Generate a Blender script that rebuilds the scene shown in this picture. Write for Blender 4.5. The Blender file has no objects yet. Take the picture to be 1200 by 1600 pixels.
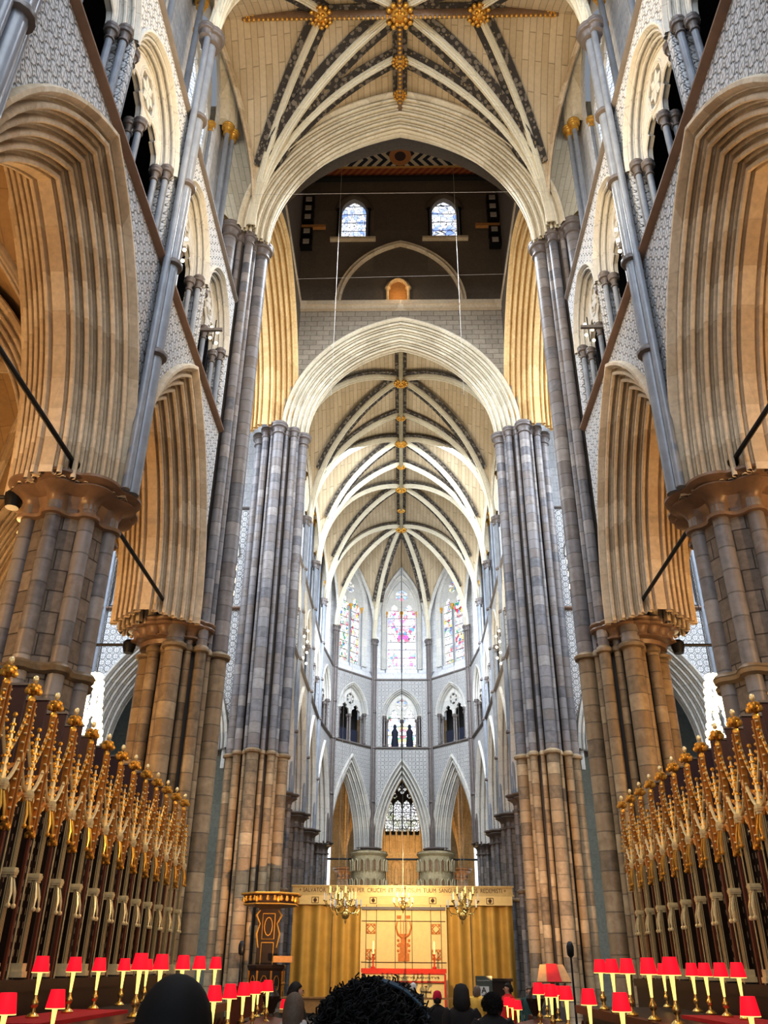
import bpy, math, random
from mathutils import Vector, Matrix
from mathutils.geometry import delaunay_2d_cdt
random.seed(7)
PI=math.pi; sin=math.sin; cos=math.cos; sq=math.sqrt
SC=bpy.context.scene; COL=SC.collection
SD={-1:'left',1:'right'}
# ------------------------------------------------------------------ materials
class NT:
    def __init__(s,name):
        m=bpy.data.materials.new(name); m.use_nodes=True; s.m=m; s.t=m.node_tree; s.t.nodes.clear()
        s.out=s.t.nodes.new('ShaderNodeOutputMaterial'); s.b=s.t.nodes.new('ShaderNodeBsdfPrincipled')
        s.t.links.new(s.b.outputs[0],s.out.inputs[0])
    def n(s,ty,**k):
        o=s.t.nodes.new('ShaderNode'+ty)
        for a,v in k.items(): setattr(o,a,v)
        return o
    def put(s,sock,v):
        if hasattr(v,'is_linked') or isinstance(v,bpy.types.NodeSocket): s.t.links.new(v,sock)
        else:
            if isinstance(v,(tuple,list)) and len(v)==3 and sock.type=='RGBA': v=(*v,1)
            sock.default_value=v
    def M(s,op,a,b=0.0,c=None,clamp=False):
        o=s.n('Math',operation=op,use_clamp=clamp); s.put(o.inputs[0],a); s.put(o.inputs[1],b)
        if c is not None: s.put(o.inputs[2],c)
        return o.outputs[0]
    def mix(s,f,a,b,mode='MIX'):
        o=s.n('Mix',data_type='RGBA',blend_type=mode); s.put(o.inputs[0],f); s.put(o.inputs[6],a); s.put(o.inputs[7],b); return o.outputs[2]
    def pos(s):
        g=s.n('NewGeometry'); x=s.n('SeparateXYZ'); s.t.links.new(g.outputs['Position'],x.inputs[0]); return x.outputs, g.outputs['Position']
    def vec(s,x,y,z=0.0):
        o=s.n('CombineXYZ'); s.put(o.inputs[0],x); s.put(o.inputs[1],y); s.put(o.inputs[2],z); return o.outputs[0]
    def noise(s,v,sc,det=3,ro=.6):
        o=s.n('TexNoise'); s.put(o.inputs['Vector'],v); o.inputs['Scale'].default_value=sc; o.inputs['Detail'].default_value=det; o.inputs['Roughness'].default_value=ro; return o.outputs[0]
    def white(s,v):
        o=s.n('TexWhiteNoise',noise_dimensions='3D'); s.put(o.inputs['Vector'],v); return o.outputs
    def ramp(s,f,stops):
        o=s.n('ValToRGB'); e=o.color_ramp.elements
        while len(e)<len(stops): e.new(.5)
        for a,(p,c) in zip(e,stops): a.position=p; a.color=(*c,1) if len(c)==3 else c
        s.put(o.inputs[0],f); return o.outputs[0]
    def bump(s,h,st=.5,d=.03):
        o=s.n('Bump'); o.inputs['Strength'].default_value=st; o.inputs['Distance'].default_value=d; s.put(o.inputs['Height'],h); s.t.links.new(o.outputs[0],s.b.inputs['Normal'])
    def fin(s,col=None,rough=.8,metal=0,spec=None,emis=None,es=0):
        if col is not None: s.put(s.b.inputs['Base Color'],col)
        s.b.inputs['Roughness'].default_value=rough; s.b.inputs['Metallic'].default_value=metal
        if spec is not None: s.b.inputs['Specular IOR Level'].default_value=spec
        if emis is not None: s.put(s.b.inputs['Emission Color'],emis); s.put(s.b.inputs['Emission Strength'],es)
        return s.m
def plain(name,c,rough=.6,metal=0,emis=None,es=0,var=.25,sc=6):
    t=NT(name); _,p=t.pos(); n=t.noise(p,sc)
    f=t.M('MULTIPLY_ADD',n,var*2,1-var)
    col=t.mix(1.0,c,t.vec(f,f,f),'MULTIPLY')
    return t.fin(col,rough,metal,emis=emis,es=es)
def uv(t):
    x,p=t.pos(); return t.M('SUBTRACT',x[1],t.M('ABSOLUTE',x[0])),x[2],x,p
def ashlar(name,c1,c2,bw=.7,bh=.33,joint=.55,bumpst=.4,vx=None,rough=.85,nv=.35):
    t=NT(name); u,z,x,p=uv(t)
    if vx=='ceil': u,z=x[1],x[0]
    row=t.M('FLOOR',t.M('DIVIDE',z,bh)); off=t.M('MULTIPLY',t.M('MODULO',row,2.0),.5)
    uu=t.M('ADD',t.M('DIVIDE',u,bw),off); cl=t.M('FLOOR',uu)
    w=t.white(t.vec(cl,row,1.0))[0]
    fx=t.M('ABSOLUTE',t.M('SUBTRACT',t.M('FRACT',uu),.5)); fz=t.M('ABSOLUTE',t.M('SUBTRACT',t.M('FRACT',t.M('DIVIDE',z,bh)),.5))
    j=t.M('MAXIMUM',t.M('GREATER_THAN',fx,.5-.012/bw*1.0),t.M('GREATER_THAN',fz,.5-.012/bh))
    n=t.noise(p,1.6,5); n2=t.noise(p,9,4)
    f=t.M('ADD',t.M('MULTIPLY',w,.55),t.M('MULTIPLY',n,.45))
    c=t.mix(f,c1,c2)
    g=t.M('MULTIPLY_ADD',n2,nv*2,1-nv); c=t.mix(1.0,c,t.vec(g,g,g),'MULTIPLY')
    c=t.mix(t.M('MULTIPLY',j,joint),c,(c1[0]*.3,c1[1]*.28,c1[2]*.26))
    t.bump(t.M('SUBTRACT',t.M('MULTIPLY',n2,.5),j),bumpst,.02)
    return t.fin(c,rough)
def shaftmat(name,cols,h=.42,joint=.7,rough=.45):
    t=NT(name); x,p=t.pos()
    cell=t.n('ObjectInfo').outputs['Random']
    zz=t.M('ADD',t.M('DIVIDE',x[2],h),t.M('MULTIPLY',cell,7.0)); k=t.M('FLOOR',zz); w=t.white(t.vec(k,t.M('FLOOR',t.M('MULTIPLY',cell,9.0)),2.0))[0]
    n=t.noise(p,5,5); f=t.M('ADD',t.M('MULTIPLY',w,.6),t.M('MULTIPLY',n,.4))
    c=t.ramp(f,[(i/(len(cols)-1)*.7+.15,cc) for i,cc in enumerate(cols)])
    fr=t.M('ABSOLUTE',t.M('SUBTRACT',t.M('FRACT',zz),.5)); j=t.M('GREATER_THAN',fr,.5-.014/h)
    c=t.mix(t.M('MULTIPLY',j,joint),c,(.02,.018,.016)); t.bump(t.M('SUBTRACT',t.M('MULTIPLY',n,.3),j),.4,.02)
    return t.fin(c,rough)
def diaper(name,c1,c2,s=.26,dark=(.12,.12,.12)):
    t=NT(name); u,z,x,p=uv(t)
    a=t.M('SUBTRACT',t.M('FRACT',t.M('DIVIDE',u,s)),.5); b=t.M('SUBTRACT',t.M('FRACT',t.M('DIVIDE',z,s)),.5)
    r=t.M('SQRT',t.M('ADD',t.M('MULTIPLY',a,a),t.M('MULTIPLY',b,b))); th=t.M('ARCTAN2',b,a)
    pet=t.M('MULTIPLY_ADD',t.M('COSINE',t.M('MULTIPLY',th,4.0)),.09,.30)
    e=t.M('ABSOLUTE',t.M('SUBTRACT',r,pet)); ring=t.M('SUBTRACT',1.0,t.M('MULTIPLY',e,9.0),clamp=True)
    cen=t.M('LESS_THAN',r,.07); edge=t.M('GREATER_THAN',t.M('MAXIMUM',t.M('ABSOLUTE',a),t.M('ABSOLUTE',b)),.46)
    n=t.noise(p,11,4); n3=t.noise(p,.9,3)
    d=t.M('MAXIMUM',t.M('MULTIPLY',ring,.75),t.M('MAXIMUM',cen,t.M('MULTIPLY',edge,.55)))
    d=t.M('MULTIPLY',d,t.M('MULTIPLY_ADD',n,2.6,-.35),clamp=True)
    c=t.mix(n3,c1,c2); c=t.mix(t.M('MULTIPLY',d,.92),c,dark)  # crevice shade of the carved relief put into the colour
    t.bump(t.M('SUBTRACT',t.M('MULTIPLY',n,.4),d),1.0,.05); return t.fin(c,.85)
def glass(name,tint=.6,sc=5.,es=3.,cols=None,lead=.06):
    t=NT(name); u,z,x,p=uv(t); v=t.vec(t.M('MULTIPLY_ADD',x[0],.3,u),z,0.0)
    vo=t.n('TexVoronoi',feature='F1'); t.put(vo.inputs['Vector'],v); vo.inputs['Scale'].default_value=sc
    ve=t.n('TexVoronoi',feature='DISTANCE_TO_EDGE'); t.put(ve.inputs['Vector'],v); ve.inputs['Scale'].default_value=sc
    w=t.n('SeparateColor'); t.put(w.inputs[0],vo.outputs['Color'])
    cols=cols or [(.9,.95,1),(.05,.2,.75),(.95,.95,.9),(.75,.03,.08),(.9,.95,1),(.05,.35,.2),(.95,.7,.15),(1,1,1)]
    rp=t.n('ValToRGB'); rp.color_ramp.interpolation='CONSTANT'; e=rp.color_ramp.elements
    while len(e)<len(cols): e.new(.5)
    for i,(a,c) in enumerate(zip(e,cols)): a.position=i/len(cols); a.color=(*c,1)
    t.put(rp.inputs[0],w.outputs[0])
    blk=t.noise(v,.9,1); sat=t.M('MULTIPLY',t.M('SUBTRACT',blk,.36),tint*8,clamp=True)
    c=t.mix(sat,(.93,.96,1.),rp.outputs[0])
    ld=t.M('LESS_THAN',ve.outputs[0],lead*.5)
    gx=t.M('GREATER_THAN',t.M('ABSOLUTE',t.M('SUBTRACT',t.M('FRACT',t.M('MULTIPLY',z,1.6)),.5)),.46)
    ld=t.M('MAXIMUM',ld,gx); c=t.mix(ld,c,(.02,.02,.03))
    return t.fin((.05,.05,.05),.3,emis=c,es=es)
def lattice(name,es=3.):
    t=NT(name); u,z,x,p=uv(t); s=.16
    a=t.M('ABSOLUTE',t.M('SUBTRACT',t.M('FRACT',t.M('DIVIDE',t.M('ADD',u,z),s)),.5)); b=t.M('ABSOLUTE',t.M('SUBTRACT',t.M('FRACT',t.M('DIVIDE',t.M('SUBTRACT',u,z),s)),.5))
    g=t.M('GREATER_THAN',t.M('MAXIMUM',a,b),.44); h=t.M('GREATER_THAN',t.M('ABSOLUTE',t.M('SUBTRACT',t.M('FRACT',t.M('MULTIPLY',z,1.3)),.5)),.46)
    c=t.mix(t.M('MAXIMUM',g,h),(.78,.88,1.),(.06,.08,.12)); return t.fin((.1,.1,.12),.3,emis=c,es=es)
def stripe(name,c1,c2,k,axis='t',rough=.4,metal=0):
    t=NT(name); tc=t.n('TexCoord'); x=t.n('SeparateXYZ'); t.t.links.new(tc.outputs['Object'],x.inputs[0])
    a=t.M('FRACT',t.M('MULTIPLY',t.M('ADD',x.outputs[0],x.outputs[1]) if axis=='t' else x.outputs[2],k)); f=t.M('GREATER_THAN',a,.62)
    return t.fin(t.mix(f,c1,c2),rough,metal)
def painted(name,kind):
    t=NT(name); x,p=t.pos()
    if kind=='border':   # dark painted foliage band beside the ribs
        n=t.noise(p,7,3); w=t.n('TexVoronoi'); t.put(w.inputs['Vector'],p); w.inputs['Scale'].default_value=5.5
        c=t.mix(t.M('LESS_THAN',w.outputs[0],.42),(.05,.043,.038),(.20,.175,.145)); c=t.mix(t.M('GREATER_THAN',n,.64),c,(.3,.24,.15)); return t.fin(c,.8)
    # lantern ceiling: tile border and roundels
    X,Y=x[0],x[1]
    fy=t.M('SUBTRACT',31.4,Y)
    a=t.M('FRACT',t.M('MULTIPLY',t.M('ADD',t.M('ABSOLUTE',X),t.M('MULTIPLY',t.M('PINGPONG',fy,.38),1.0)),1.9)); tri=t.M('GREATER_THAN',a,.5)
    band=t.mix(tri,(.012,.014,.03),(.62,.55,.42))
    rr=t.M('SQRT',t.M('ADD',t.M('POWER',t.M('PINGPONG',X,1.4),2.0),t.M('POWER',t.M('SUBTRACT',fy,1.35),2.0)))
    r2=t.M('SQRT',t.M('ADD',t.M('POWER',X,2.0),t.M('POWER',t.M('SUBTRACT',fy,4.3),2.0)))
    f1=t.noise(p,3.2,2); fol=t.mix(t.M('GREATER_THAN',t.M('SINE',t.M('MULTIPLY',f1,46.0)),0.1),(.02,.03,.09),(.6,.36,.12))
    red=t.mix(t.M('GREATER_THAN',t.M('FRACT',t.M('MULTIPLY',t.M('ADD',X,Y),2.6)),.5),(.28,.05,.02),(.42,.14,.04))
    c=t.mix(t.M('COMPARE',fy,1.35,.62),red,band)
    c=t.mix(t.M('COMPARE',r2,2.1,.22),c,(.55,.3,.08)); c=t.mix(t.M('LESS_THAN',r2,1.9),c,fol)
    c=t.mix(t.M('COMPARE',fy,.66,.07),c,(.6,.35,.1)); c=t.mix(t.M('COMPARE',fy,2.04,.07),c,(.6,.35,.1))
    r0=t.M('SQRT',t.M('ADD',t.M('POWER',X,2.0),t.M('POWER',t.M('SUBTRACT',fy,1.35),2.0)))
    c=t.mix(t.M('LESS_THAN',r0,.6),c,(.5,.22,.08)); c=t.mix(t.M('LESS_THAN',r0,.3),c,(.06,.03,.03))
    return t.fin(c,.7)
W_=(.60,.63,.67)
MT=dict(
 wall=ashlar('pale_ashlar',(.58,.61,.66),(.80,.81,.82),.9,.42,.35,.25),
 diaper=diaper('diapered_stone',(.68,.71,.76),(.82,.82,.82),.27),
 diaper_small=diaper('diapered_stone_fine',(.58,.59,.61),(.70,.70,.69),.26),
 warm=ashlar('warm_moulded_stone',(.46,.34,.20),(.84,.76,.62),2.3,.55,.10,.2,nv=.3),
 cream=ashlar('cream_moulded_stone',(.56,.50,.38),(.82,.77,.64),1.4,.8,.12,.2,nv=.25),
 grey=ashlar('grey_moulded_stone',(.52,.53,.53),(.72,.70,.64),1.2,.7,.25,.2,nv=.2),
 lit_stone=ashlar('golden_lit_stone',(.55,.36,.16),(.80,.62,.34),1.2,.7,.15,.2,nv=.3),  # warm lamplight put into the base colour of the side crossing arches
 pier=ashlar('purbeck_core',(.11,.09,.078),(.27,.235,.205),.62,.38,.85,.9,nv=.55),
 shaft=shaftmat('jointed_marble_shaft',[(.10,.10,.115),(.25,.24,.25),(.19,.165,.155),(.36,.34,.335)],.42,.45),
 shaft_warm=shaftmat('jointed_warm_shaft',[(.12,.088,.055),(.34,.255,.155),(.23,.16,.09),(.46,.365,.235)],.42,.5),
 blue=plain('blue_grey_polished_marble',(.27,.30,.35),.3,var=.35,sc=3),
 cap=plain('brown_marble_capital',(.24,.155,.10),.38,var=.45,sc=4),
 capgrey=plain('grey_marble_capital',(.17,.15,.145),.4,var=.4,sc=4),
 rib=ashlar('cream_rib_stone',(.66,.61,.48),(.82,.78,.64),.9,.9,.2,.15,nv=.15),
 vault=ashlar('vault_webbing',(.50,.40,.26),(.68,.58,.42),1.3,.22,.5,.2,vx='ceil',nv=.15),
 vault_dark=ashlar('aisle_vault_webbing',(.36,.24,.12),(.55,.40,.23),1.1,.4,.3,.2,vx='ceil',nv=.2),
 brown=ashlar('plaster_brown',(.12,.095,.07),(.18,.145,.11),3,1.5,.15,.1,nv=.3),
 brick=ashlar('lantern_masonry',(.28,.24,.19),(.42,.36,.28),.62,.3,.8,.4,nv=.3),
 core_shade=plain('core_gap_shade',(.07,.058,.05),.8),dark=plain('black_shadow_stone',(.02,.02,.022),.9), border=painted('painted_border','border'), ceil=painted('painted_ceiling','ceil'),  # crossing pier core: shade between the shafts put into its colour
 gold=plain('gilding',(.78,.46,.10),.36,.75,var=.3,sc=12), goldpale=stripe('gilt_reeding',(.62,.50,.27),(.05,.03,.02),48,rough=.4,metal=.35),
 goldor=plain('amber_gilded_wood',(.55,.235,.04),.38,.35,var=.35,sc=9), gold_cream=plain('pale_gilding',(.86,.74,.45),.38,.4,var=.3,sc=14),
 wood=plain('dark_oak',(.028,.014,.009),.35,var=.5,sc=8), wood_red=plain('red_brown_oak',(.13,.035,.016),.35,var=.4,sc=8), wood_l=plain('honey_oak',(.5,.25,.08),.4,var=.3,sc=8),
 panel=plain('plum_brown_panel',(.06,.028,.032),.6,var=.3,sc=3), string=plain('brown_string_course',(.26,.17,.12),.6,var=.35,sc=3), string_g=plain('grey_string_course',(.2,.18,.17),.6,var=.35,sc=3),
 iron=plain('black_iron',(.012,.012,.014),.45,.4), cable=plain('grey_wire',(.45,.42,.38),.6),
 red=plain('red_lampshade',(.75,.01,.02),.6,emis=(1,.01,.035),es=.75,var=.1), candle=plain('lit_cream_candle',(.9,.8,.4),.5,emis=(1,.72,.2),es=1.1,var=.05),
 glow=plain('lit_bulb',(1,.9,.7),.5,emis=(1,.82,.5),es=5,var=.02), brass=plain('polished_brass',(.85,.6,.2),.25,.9,var=.2), redcloth=plain('red_cushion_cloth',(.45,.01,.015),.8,var=.3,sc=9),
 floor=ashlar('stone_floor',(.10,.085,.07),(.20,.17,.14),.8,.8,.5,.2,nv=.3), black=plain('black_cloth',(.012,.012,.014),.9), screenband=plain('gilt_inscription_band',(.62,.47,.22),.4,.3,var=.2),
 curtain=plain('gold_damask',(.55,.33,.07),.55,.15,var=.25,sc=2), curtain2=plain('pale_gold_dossal',(.82,.62,.28),.55,.1,var=.12,sc=5), orange=plain('orange_embroidery',(.6,.22,.05),.7,var=.3,sc=12), dkline=plain('brown_letter_paint',(.1,.045,.02),.7),
 altarred=plain('red_velvet',(.6,.05,.02),.7), carved=ashlar('carved_honey_stone',(.55,.38,.18),(.78,.58,.32),.5,.5,.2,.5,nv=.5), carvedgrey=ashlar('carved_grey_stone',(.34,.30,.20),(.52,.47,.33),.5,.5,.2,.5,nv=.5),
 glassA=glass('stained_glass_figures',.6,4.6,1.15), glassB=glass('stained_glass_bright',.5,5.0,1.25,[(1,1,1),(.95,.1,.25),(1,1,1),(.15,.4,.9),(1,.95,.9),(.85,.1,.5)]), glassL=glass('lantern_glass',.55,4.5,1.15,[(1,1,1),(.3,.45,.9),(.9,.95,1),(.5,.6,.95)],.07),
 glassG=glass('chapel_glass',.5,5,1.0,[(1,1,.9),(.5,.5,.4),(.95,.95,.85),(.3,.35,.2)],.14), lattice=lattice('leaded_lattice_glass',.95), sky=plain('daylit_clear_glass',(.8,.9,1),.3,emis=(.75,.9,1),es=1.0,var=.02),
 skin=plain('skin',(.55,.33,.24),.6,var=.1), hairk=plain('dark_hair',(.008,.007,.008),.75,var=.4,sc=60), hairb=plain('grey_brown_hair',(.12,.09,.07),.7,var=.4,sc=60), hairw=plain('white_hair',(.5,.5,.5),.7),
 coatk=plain('black_coat',(.014,.014,.018),.85), coatb=plain('navy_coat',(.02,.025,.05),.85), coatg=plain('grey_coat',(.12,.12,.12),.85), coaty=plain('mustard_coat',(.72,.47,.10),.8), coatt=plain('dark_teal_coat',(.02,.07,.07),.8), robe=plain('red_robe',(.6,.02,.02),.8), hat=plain('crimson_wool',(.5,.01,.06),.9), white=plain('white_paper',(.8,.8,.78),.6), signg=plain('grey_green_board',(.10,.12,.10),.6), blueb=plain('blue_banner_cloth',(.02,.05,.25),.8), greenish=ashlar('grey_green_wall',(.26,.30,.27),(.36,.40,.36),2,1,.15,.1), whitemarble=plain('white_marble',(.62,.64,.58),.5,var=.4,sc=6),
)
# ------------------------------------------------------------------ mesh helpers
class MB:
    def __init__(s): s.v=[]; s.f=[]
    def add(s,vs,fs):
        b=len(s.v); s.v+= [tuple(v) for v in vs]; s.f+=[tuple(b+i for i in f) for f in fs]; return s
    def grid(s,rows,cu=False,cv=False):
        n=len(rows); m=len(rows[0]); fs=[]
        for i in range(n if cu else n-1):
            for j in range(m if cv else m-1):
                a=i*m+j; b=i*m+(j+1)%m; c=((i+1)%n)*m+(j+1)%m; d=((i+1)%n)*m+j; fs.append((a,b,c,d))
        return s.add([p for r in rows for p in r],fs)
    def box(s,x0,x1,y0,y1,z0,z1):
        return s.add([(x,y,z) for x in (x0,x1) for y in (y0,y1) for z in (z0,z1)],[(0,1,3,2),(4,6,7,5),(0,4,5,1),(2,3,7,6),(0,2,6,4),(1,5,7,3)])
    def lathe(s,prof,c=(0,0,0),n=12,a0=0,sx=1,sy=1):
        rows=[[(c[0]+r*cos(a0+2*PI*k/n)*sx,c[1]+r*sin(a0+2*PI*k/n)*sy,c[2]+z) for k in range(n)] for r,z in prof]; s.grid(rows,cv=True)
        b=len(s.v); m=len(prof)
        s.f.append(tuple(b-m*n+k for k in reversed(range(n)))); s.f.append(tuple(b-n+k for k in range(n))); return s
    def tube(s,path,r,n=6,cap=True):
        path=[Vector(p) for p in path]; rows=[]; up=None
        for i,p in enumerate(path):
            t=(path[min(i+1,len(path)-1)]-path[max(i-1,0)]).normalized()
            if up is None: up=Vector((0,0,1)) if abs(t.z)<.9 else Vector((1,0,0))
            a=t.cross(up).normalized(); b=a.cross(t).normalized(); up=b
            rr=r[i] if isinstance(r,(list,tuple)) else r
            rows.append([p+a*rr*cos(2*PI*k/n)+b*rr*sin(2*PI*k/n) for k in range(n)])
        s.grid(rows,cv=True)
        if cap:
            e=len(s.v); s.f.append(tuple(e-n+k for k in range(n))); s.f.append(tuple(e-len(rows)*n+k for k in reversed(range(n))))
        return s
    def ball(s,c,r,n=8,m=5,sc=(1,1,1)):
        rows=[[(c[0]+r*sc[0]*sin(PI*i/m)*cos(2*PI*k/n),c[1]+r*sc[1]*sin(PI*i/m)*sin(2*PI*k/n),c[2]+r*sc[2]*cos(PI*i/m)) for k in range(n)] for i in range(m+1)]
        return s.grid(rows,cv=True)
    def plate(s,outer,holes,th,F,d):
        """2D polygon with holes, in frame F (s,z), from depth d to d+th"""
        loops=[outer]+holes; pts=[p for l in loops for p in l]; ed=[]; q=0
        for l in loops: ed+=[(q+i,q+(i+1)%len(l)) for i in range(len(l))]; q+=len(l)
        r=delaunay_2d_cdt([Vector(p) for p in pts],ed,[],0,1e-6)
        def inside(p,l):
            c=False
            for i in range(len(l)):
                a,b=l[i],l[i-1]
                if (a[1]>p[1])!=(b[1]>p[1]) and p[0]<(b[0]-a[0])*(p[1]-a[1])/(b[1]-a[1])+a[0]: c=not c
            return c
        V2=[(v.x,v.y) for v in r[0]]; tri=[]
        for t in r[2]:
            c=(sum(V2[i][0] for i in t)/len(t),sum(V2[i][1] for i in t)/len(t))
            if inside(c,outer) and not any(inside(c,h) for h in holes): tri.append(tuple(t))
        n=len(V2); s.add([F(p[0],d,p[1]) for p in V2]+[F(p[0],d+th,p[1]) for p in V2],tri+[tuple(n+i for i in reversed(t)) for t in tri])
        n=len(pts); vs=[F(p[0],d,p[1]) for p in pts]+[F(p[0],d+th,p[1]) for p in pts]; fs=[]; k=0
        for l in loops:
            for i in range(len(l)):
                a=k+i; b=k+(i+1)%len(l); fs.append((a,b,n+b,n+a))
            k+=len(l)
        return s.add(vs,fs)
    def build(s,name,mat,parent=None,smooth=True,kind=None,ang=40):
        me=bpy.data.meshes.new(name); me.from_pydata(s.v,[],s.f); me.validate(); me.update()
        if smooth:
            me.polygons.foreach_set('use_smooth',[True]*len(me.polygons)); me.set_sharp_from_angle(angle=math.radians(ang))
        me.materials.append(MT[mat]); o=bpy.data.objects.new(name,me); COL.objects.link(o)
        if parent: o.parent=parent; o.matrix_parent_inverse=Matrix.Translation(-Vector(parent.location))
        if kind: o['kind']=kind
        return o
def thing(name,label,cat,group=None,loc=(0,0,0)):
    o=bpy.data.objects.new(name,None); COL.objects.link(o); o.location=loc; o.empty_display_size=.2; return tag(o,label,cat,group)
def tag(o,label,cat,group=None):
    o['label']=label; o['category']=cat
    if group: o['group']=group
    return o
def S(name,mb,mat,parent=None,**k): return mb.build(name,mat,parent,kind='structure',**k)
def copy_tree(r,loc,label,rz=0,scale=None,group=None):
    c=r.copy(); COL.objects.link(c); c.location=loc; c.rotation_euler=(0,0,rz); c['label']=label
    if group: c['group']=group
    if scale: c.scale=scale
    for ch in r.children:
        d=ch.copy(); COL.objects.link(d); d.parent=c
        for g in ch.children: e=g.copy(); COL.objects.link(e); e.parent=d
    return c
def frame(A,B,side=1):
    """along A->B; depth = direction away from the nave (left normal * side)"""
    ax,ay=A; L=math.hypot(B[0]-ax,B[1]-ay); tx,ty=(B[0]-ax)/L,(B[1]-ay)/L; nx,ny=-ty*side,tx*side
    F=lambda s,d,z:(ax+tx*s+nx*d,ay+ty*s+ny*d,z)
    F.L=L; return F
# ---- pointed arch
def arc(sc,z0,a,h,o=0.,n=14):
    """points of two-centred arch, inner half span a rise h, offset o; left to right"""
    R=(a*a+h*h)/(2*a); c=R-a; Ro=R+o; th=math.acos(max(-1,min(1,c/Ro))); L=[(sc+c-Ro*cos(th*i/n),z0+Ro*sin(th*i/n)) for i in range(n+1)]
    return L+[(2*sc-x,z) for x,z in reversed(L[:-1])]
STEP=[(0,0),(-.1,0),(-.12,.2),(.05,.46),(-.05,.72),(-.28,.68),(-.42,.4),(-.48,.16),(-.6,.04),(-.78,0),(-.94,.08),(-1,.24),(-.96,.42),(-.8,.5),(-.56,.6),(-.36,.8),(-.5,.96),(-.78,.92),(-.97,.88),(-1,.98)]
def orders(k,w,wd=None,hood=.14,both=True,soff=.25):
    wd=wd or w; O=k*w; p=[]
    if hood: p=[(O+hood,.02),(O+hood,-hood*.5),(O+hood*.75,-hood*.9),(O+hood*.3,-hood*.9),(O+.01,-hood*.4)]
    for i in range(k): p+=[(O-i*w+a*w,i*wd+b*wd) for a,b in STEP]
    p+=[(0,k*wd)]
    if both:
        D=k*wd*2+soff; p+=[(a,D-b) for a,b in reversed(p)]
    return p
def moulding(mb,F,sc,z0,a,h,prof,n=14,leg=0,d0=0):
    rows=[]
    for o,d in prof:
        A=arc(sc,z0,a,h,o,n)
        if leg: A=[(A[0][0],z0-leg)]+A+[(A[-1][0],z0-leg)]
        rows.append([F(x,d0+d,z) for x,z in A])
    return mb.grid(rows)
def spandrel(mb,F,s0,s1,z0,zt,sc,a,h,o,d=0,n=14):
    A=arc(sc,z0,a,h,o,n)
    mb.grid([[F(x,d,z) for x,z in A],[F(x,d,zt) for x,z in A]])
    if A[0][0]>s0: mb.add([F(s0,d,z0),F(A[0][0],d,z0),F(A[0][0],d,zt),F(s0,d,zt)],[(0,1,2,3)])
    if A[-1][0]<s1: mb.add([F(A[-1][0],d,z0),F(s1,d,z0),F(s1,d,zt),F(A[-1][0],d,zt)],[(0,1,2,3)])
def quad(mb,F,s0,s1,z0,z1,d,d2=None):
    d2=d if d2 is None else d2
    return mb.add([F(s0,d,z0),F(s1,d,z0),F(s1,d2,z1),F(s0,d2,z1)],[(0,1,2,3)])
def fbox(mb,F,s0,s1,d0,d1,z0,z1):
    return mb.add([F(s,d,z) for s in (s0,s1) for d in (d0,d1) for z in (z0,z1)],[(0,1,3,2),(4,6,7,5),(0,4,5,1),(2,3,7,6),(0,2,6,4),(1,5,7,3)])
def foil(cx,cz,q,r,n,a0=PI/2,m=7):
    be=PI-math.asin(min(.999,q*sin(PI/n)/r)) if q*sin(PI/n)<r else PI*.8
    be=min(be,PI-.05); 
    # half-angle where neighbouring lobes meet
    g=PI/n; x=q*cos(g); be=math.acos(max(-1,min(1,-q*0/r))) if False else None
    pts=[]
    s=q*sin(g); hh=sq(max(0,r*r-s*s)); # lobes meet on the bisector
    tip=(q*cos(g)-hh); ang=math.atan2(tip*sin(g),tip*cos(g)-q)
    ang=abs(ang)
    for k in range(n):
        b=a0+2*PI*k/n; lx=cx+q*cos(b); lz=cz+q*sin(b)
        for i in range(m): 
            t=b-ang+2*ang*i/(m-1)*.985; pts.append((lx+r*cos(t),lz+r*sin(t)))
    return pts
def lancet(cx,w,zb,zs,h,cusp=True,n=6):
    a=w/2; A=arc(cx,zs,a,h,0,n)
    if cusp:
        B=[]
        for i,(x,z) in enumerate(A):
            B.append((x,z))
        k=n//2; B[k]=(cx+(B[k][0]-cx)*.55,B[k][1]-.02*h); B[-k-1]=(2*cx-B[k][0],B[k][1]); A=B
    return [(cx-a,zb)]+A+[(cx+a,zb)]
# ---- shaft + capital + ring
CAP=[(1.0,-.34),(1.28,-.32),(1.28,-.27),(1.02,-.25),(1.05,-.12),(1.3,-.02),(1.62,.0),(1.75,.05),(1.72,.09),(1.6,.11),(1.72,.14),(1.78,.19),(1.7,.24)]
def shaft(mb,x,y,z0,z1,r,n=10): return mb.lathe([(r*1.5,z0),(r*1.5,z0+.08),(r*1.15,z0+.16),(r,z0+.2),(r,z1)],(x,y,0),n)
def cap(mb,x,y,z,r,n=12,k=1.): return mb.lathe([(a*r if a<=1.02 else r+(a-1)*r*k,b*(.6+r*1.6)) for a,b in CAP],(x,y,z),n)
def ring(mb,x,y,z,r,n=12): return mb.lathe([(r,z-.1),(r*1.35,z-.07),(r*1.42,z),(r*1.25,z+.05),(r,z+.09)],(x,y,0),n)
# ------------------------------------------------------------------ structural constants
XW=5.2; ZC=9.2; Z1=15.1; Z2=20.0; ZS=23.2
NB=[0]
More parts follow.
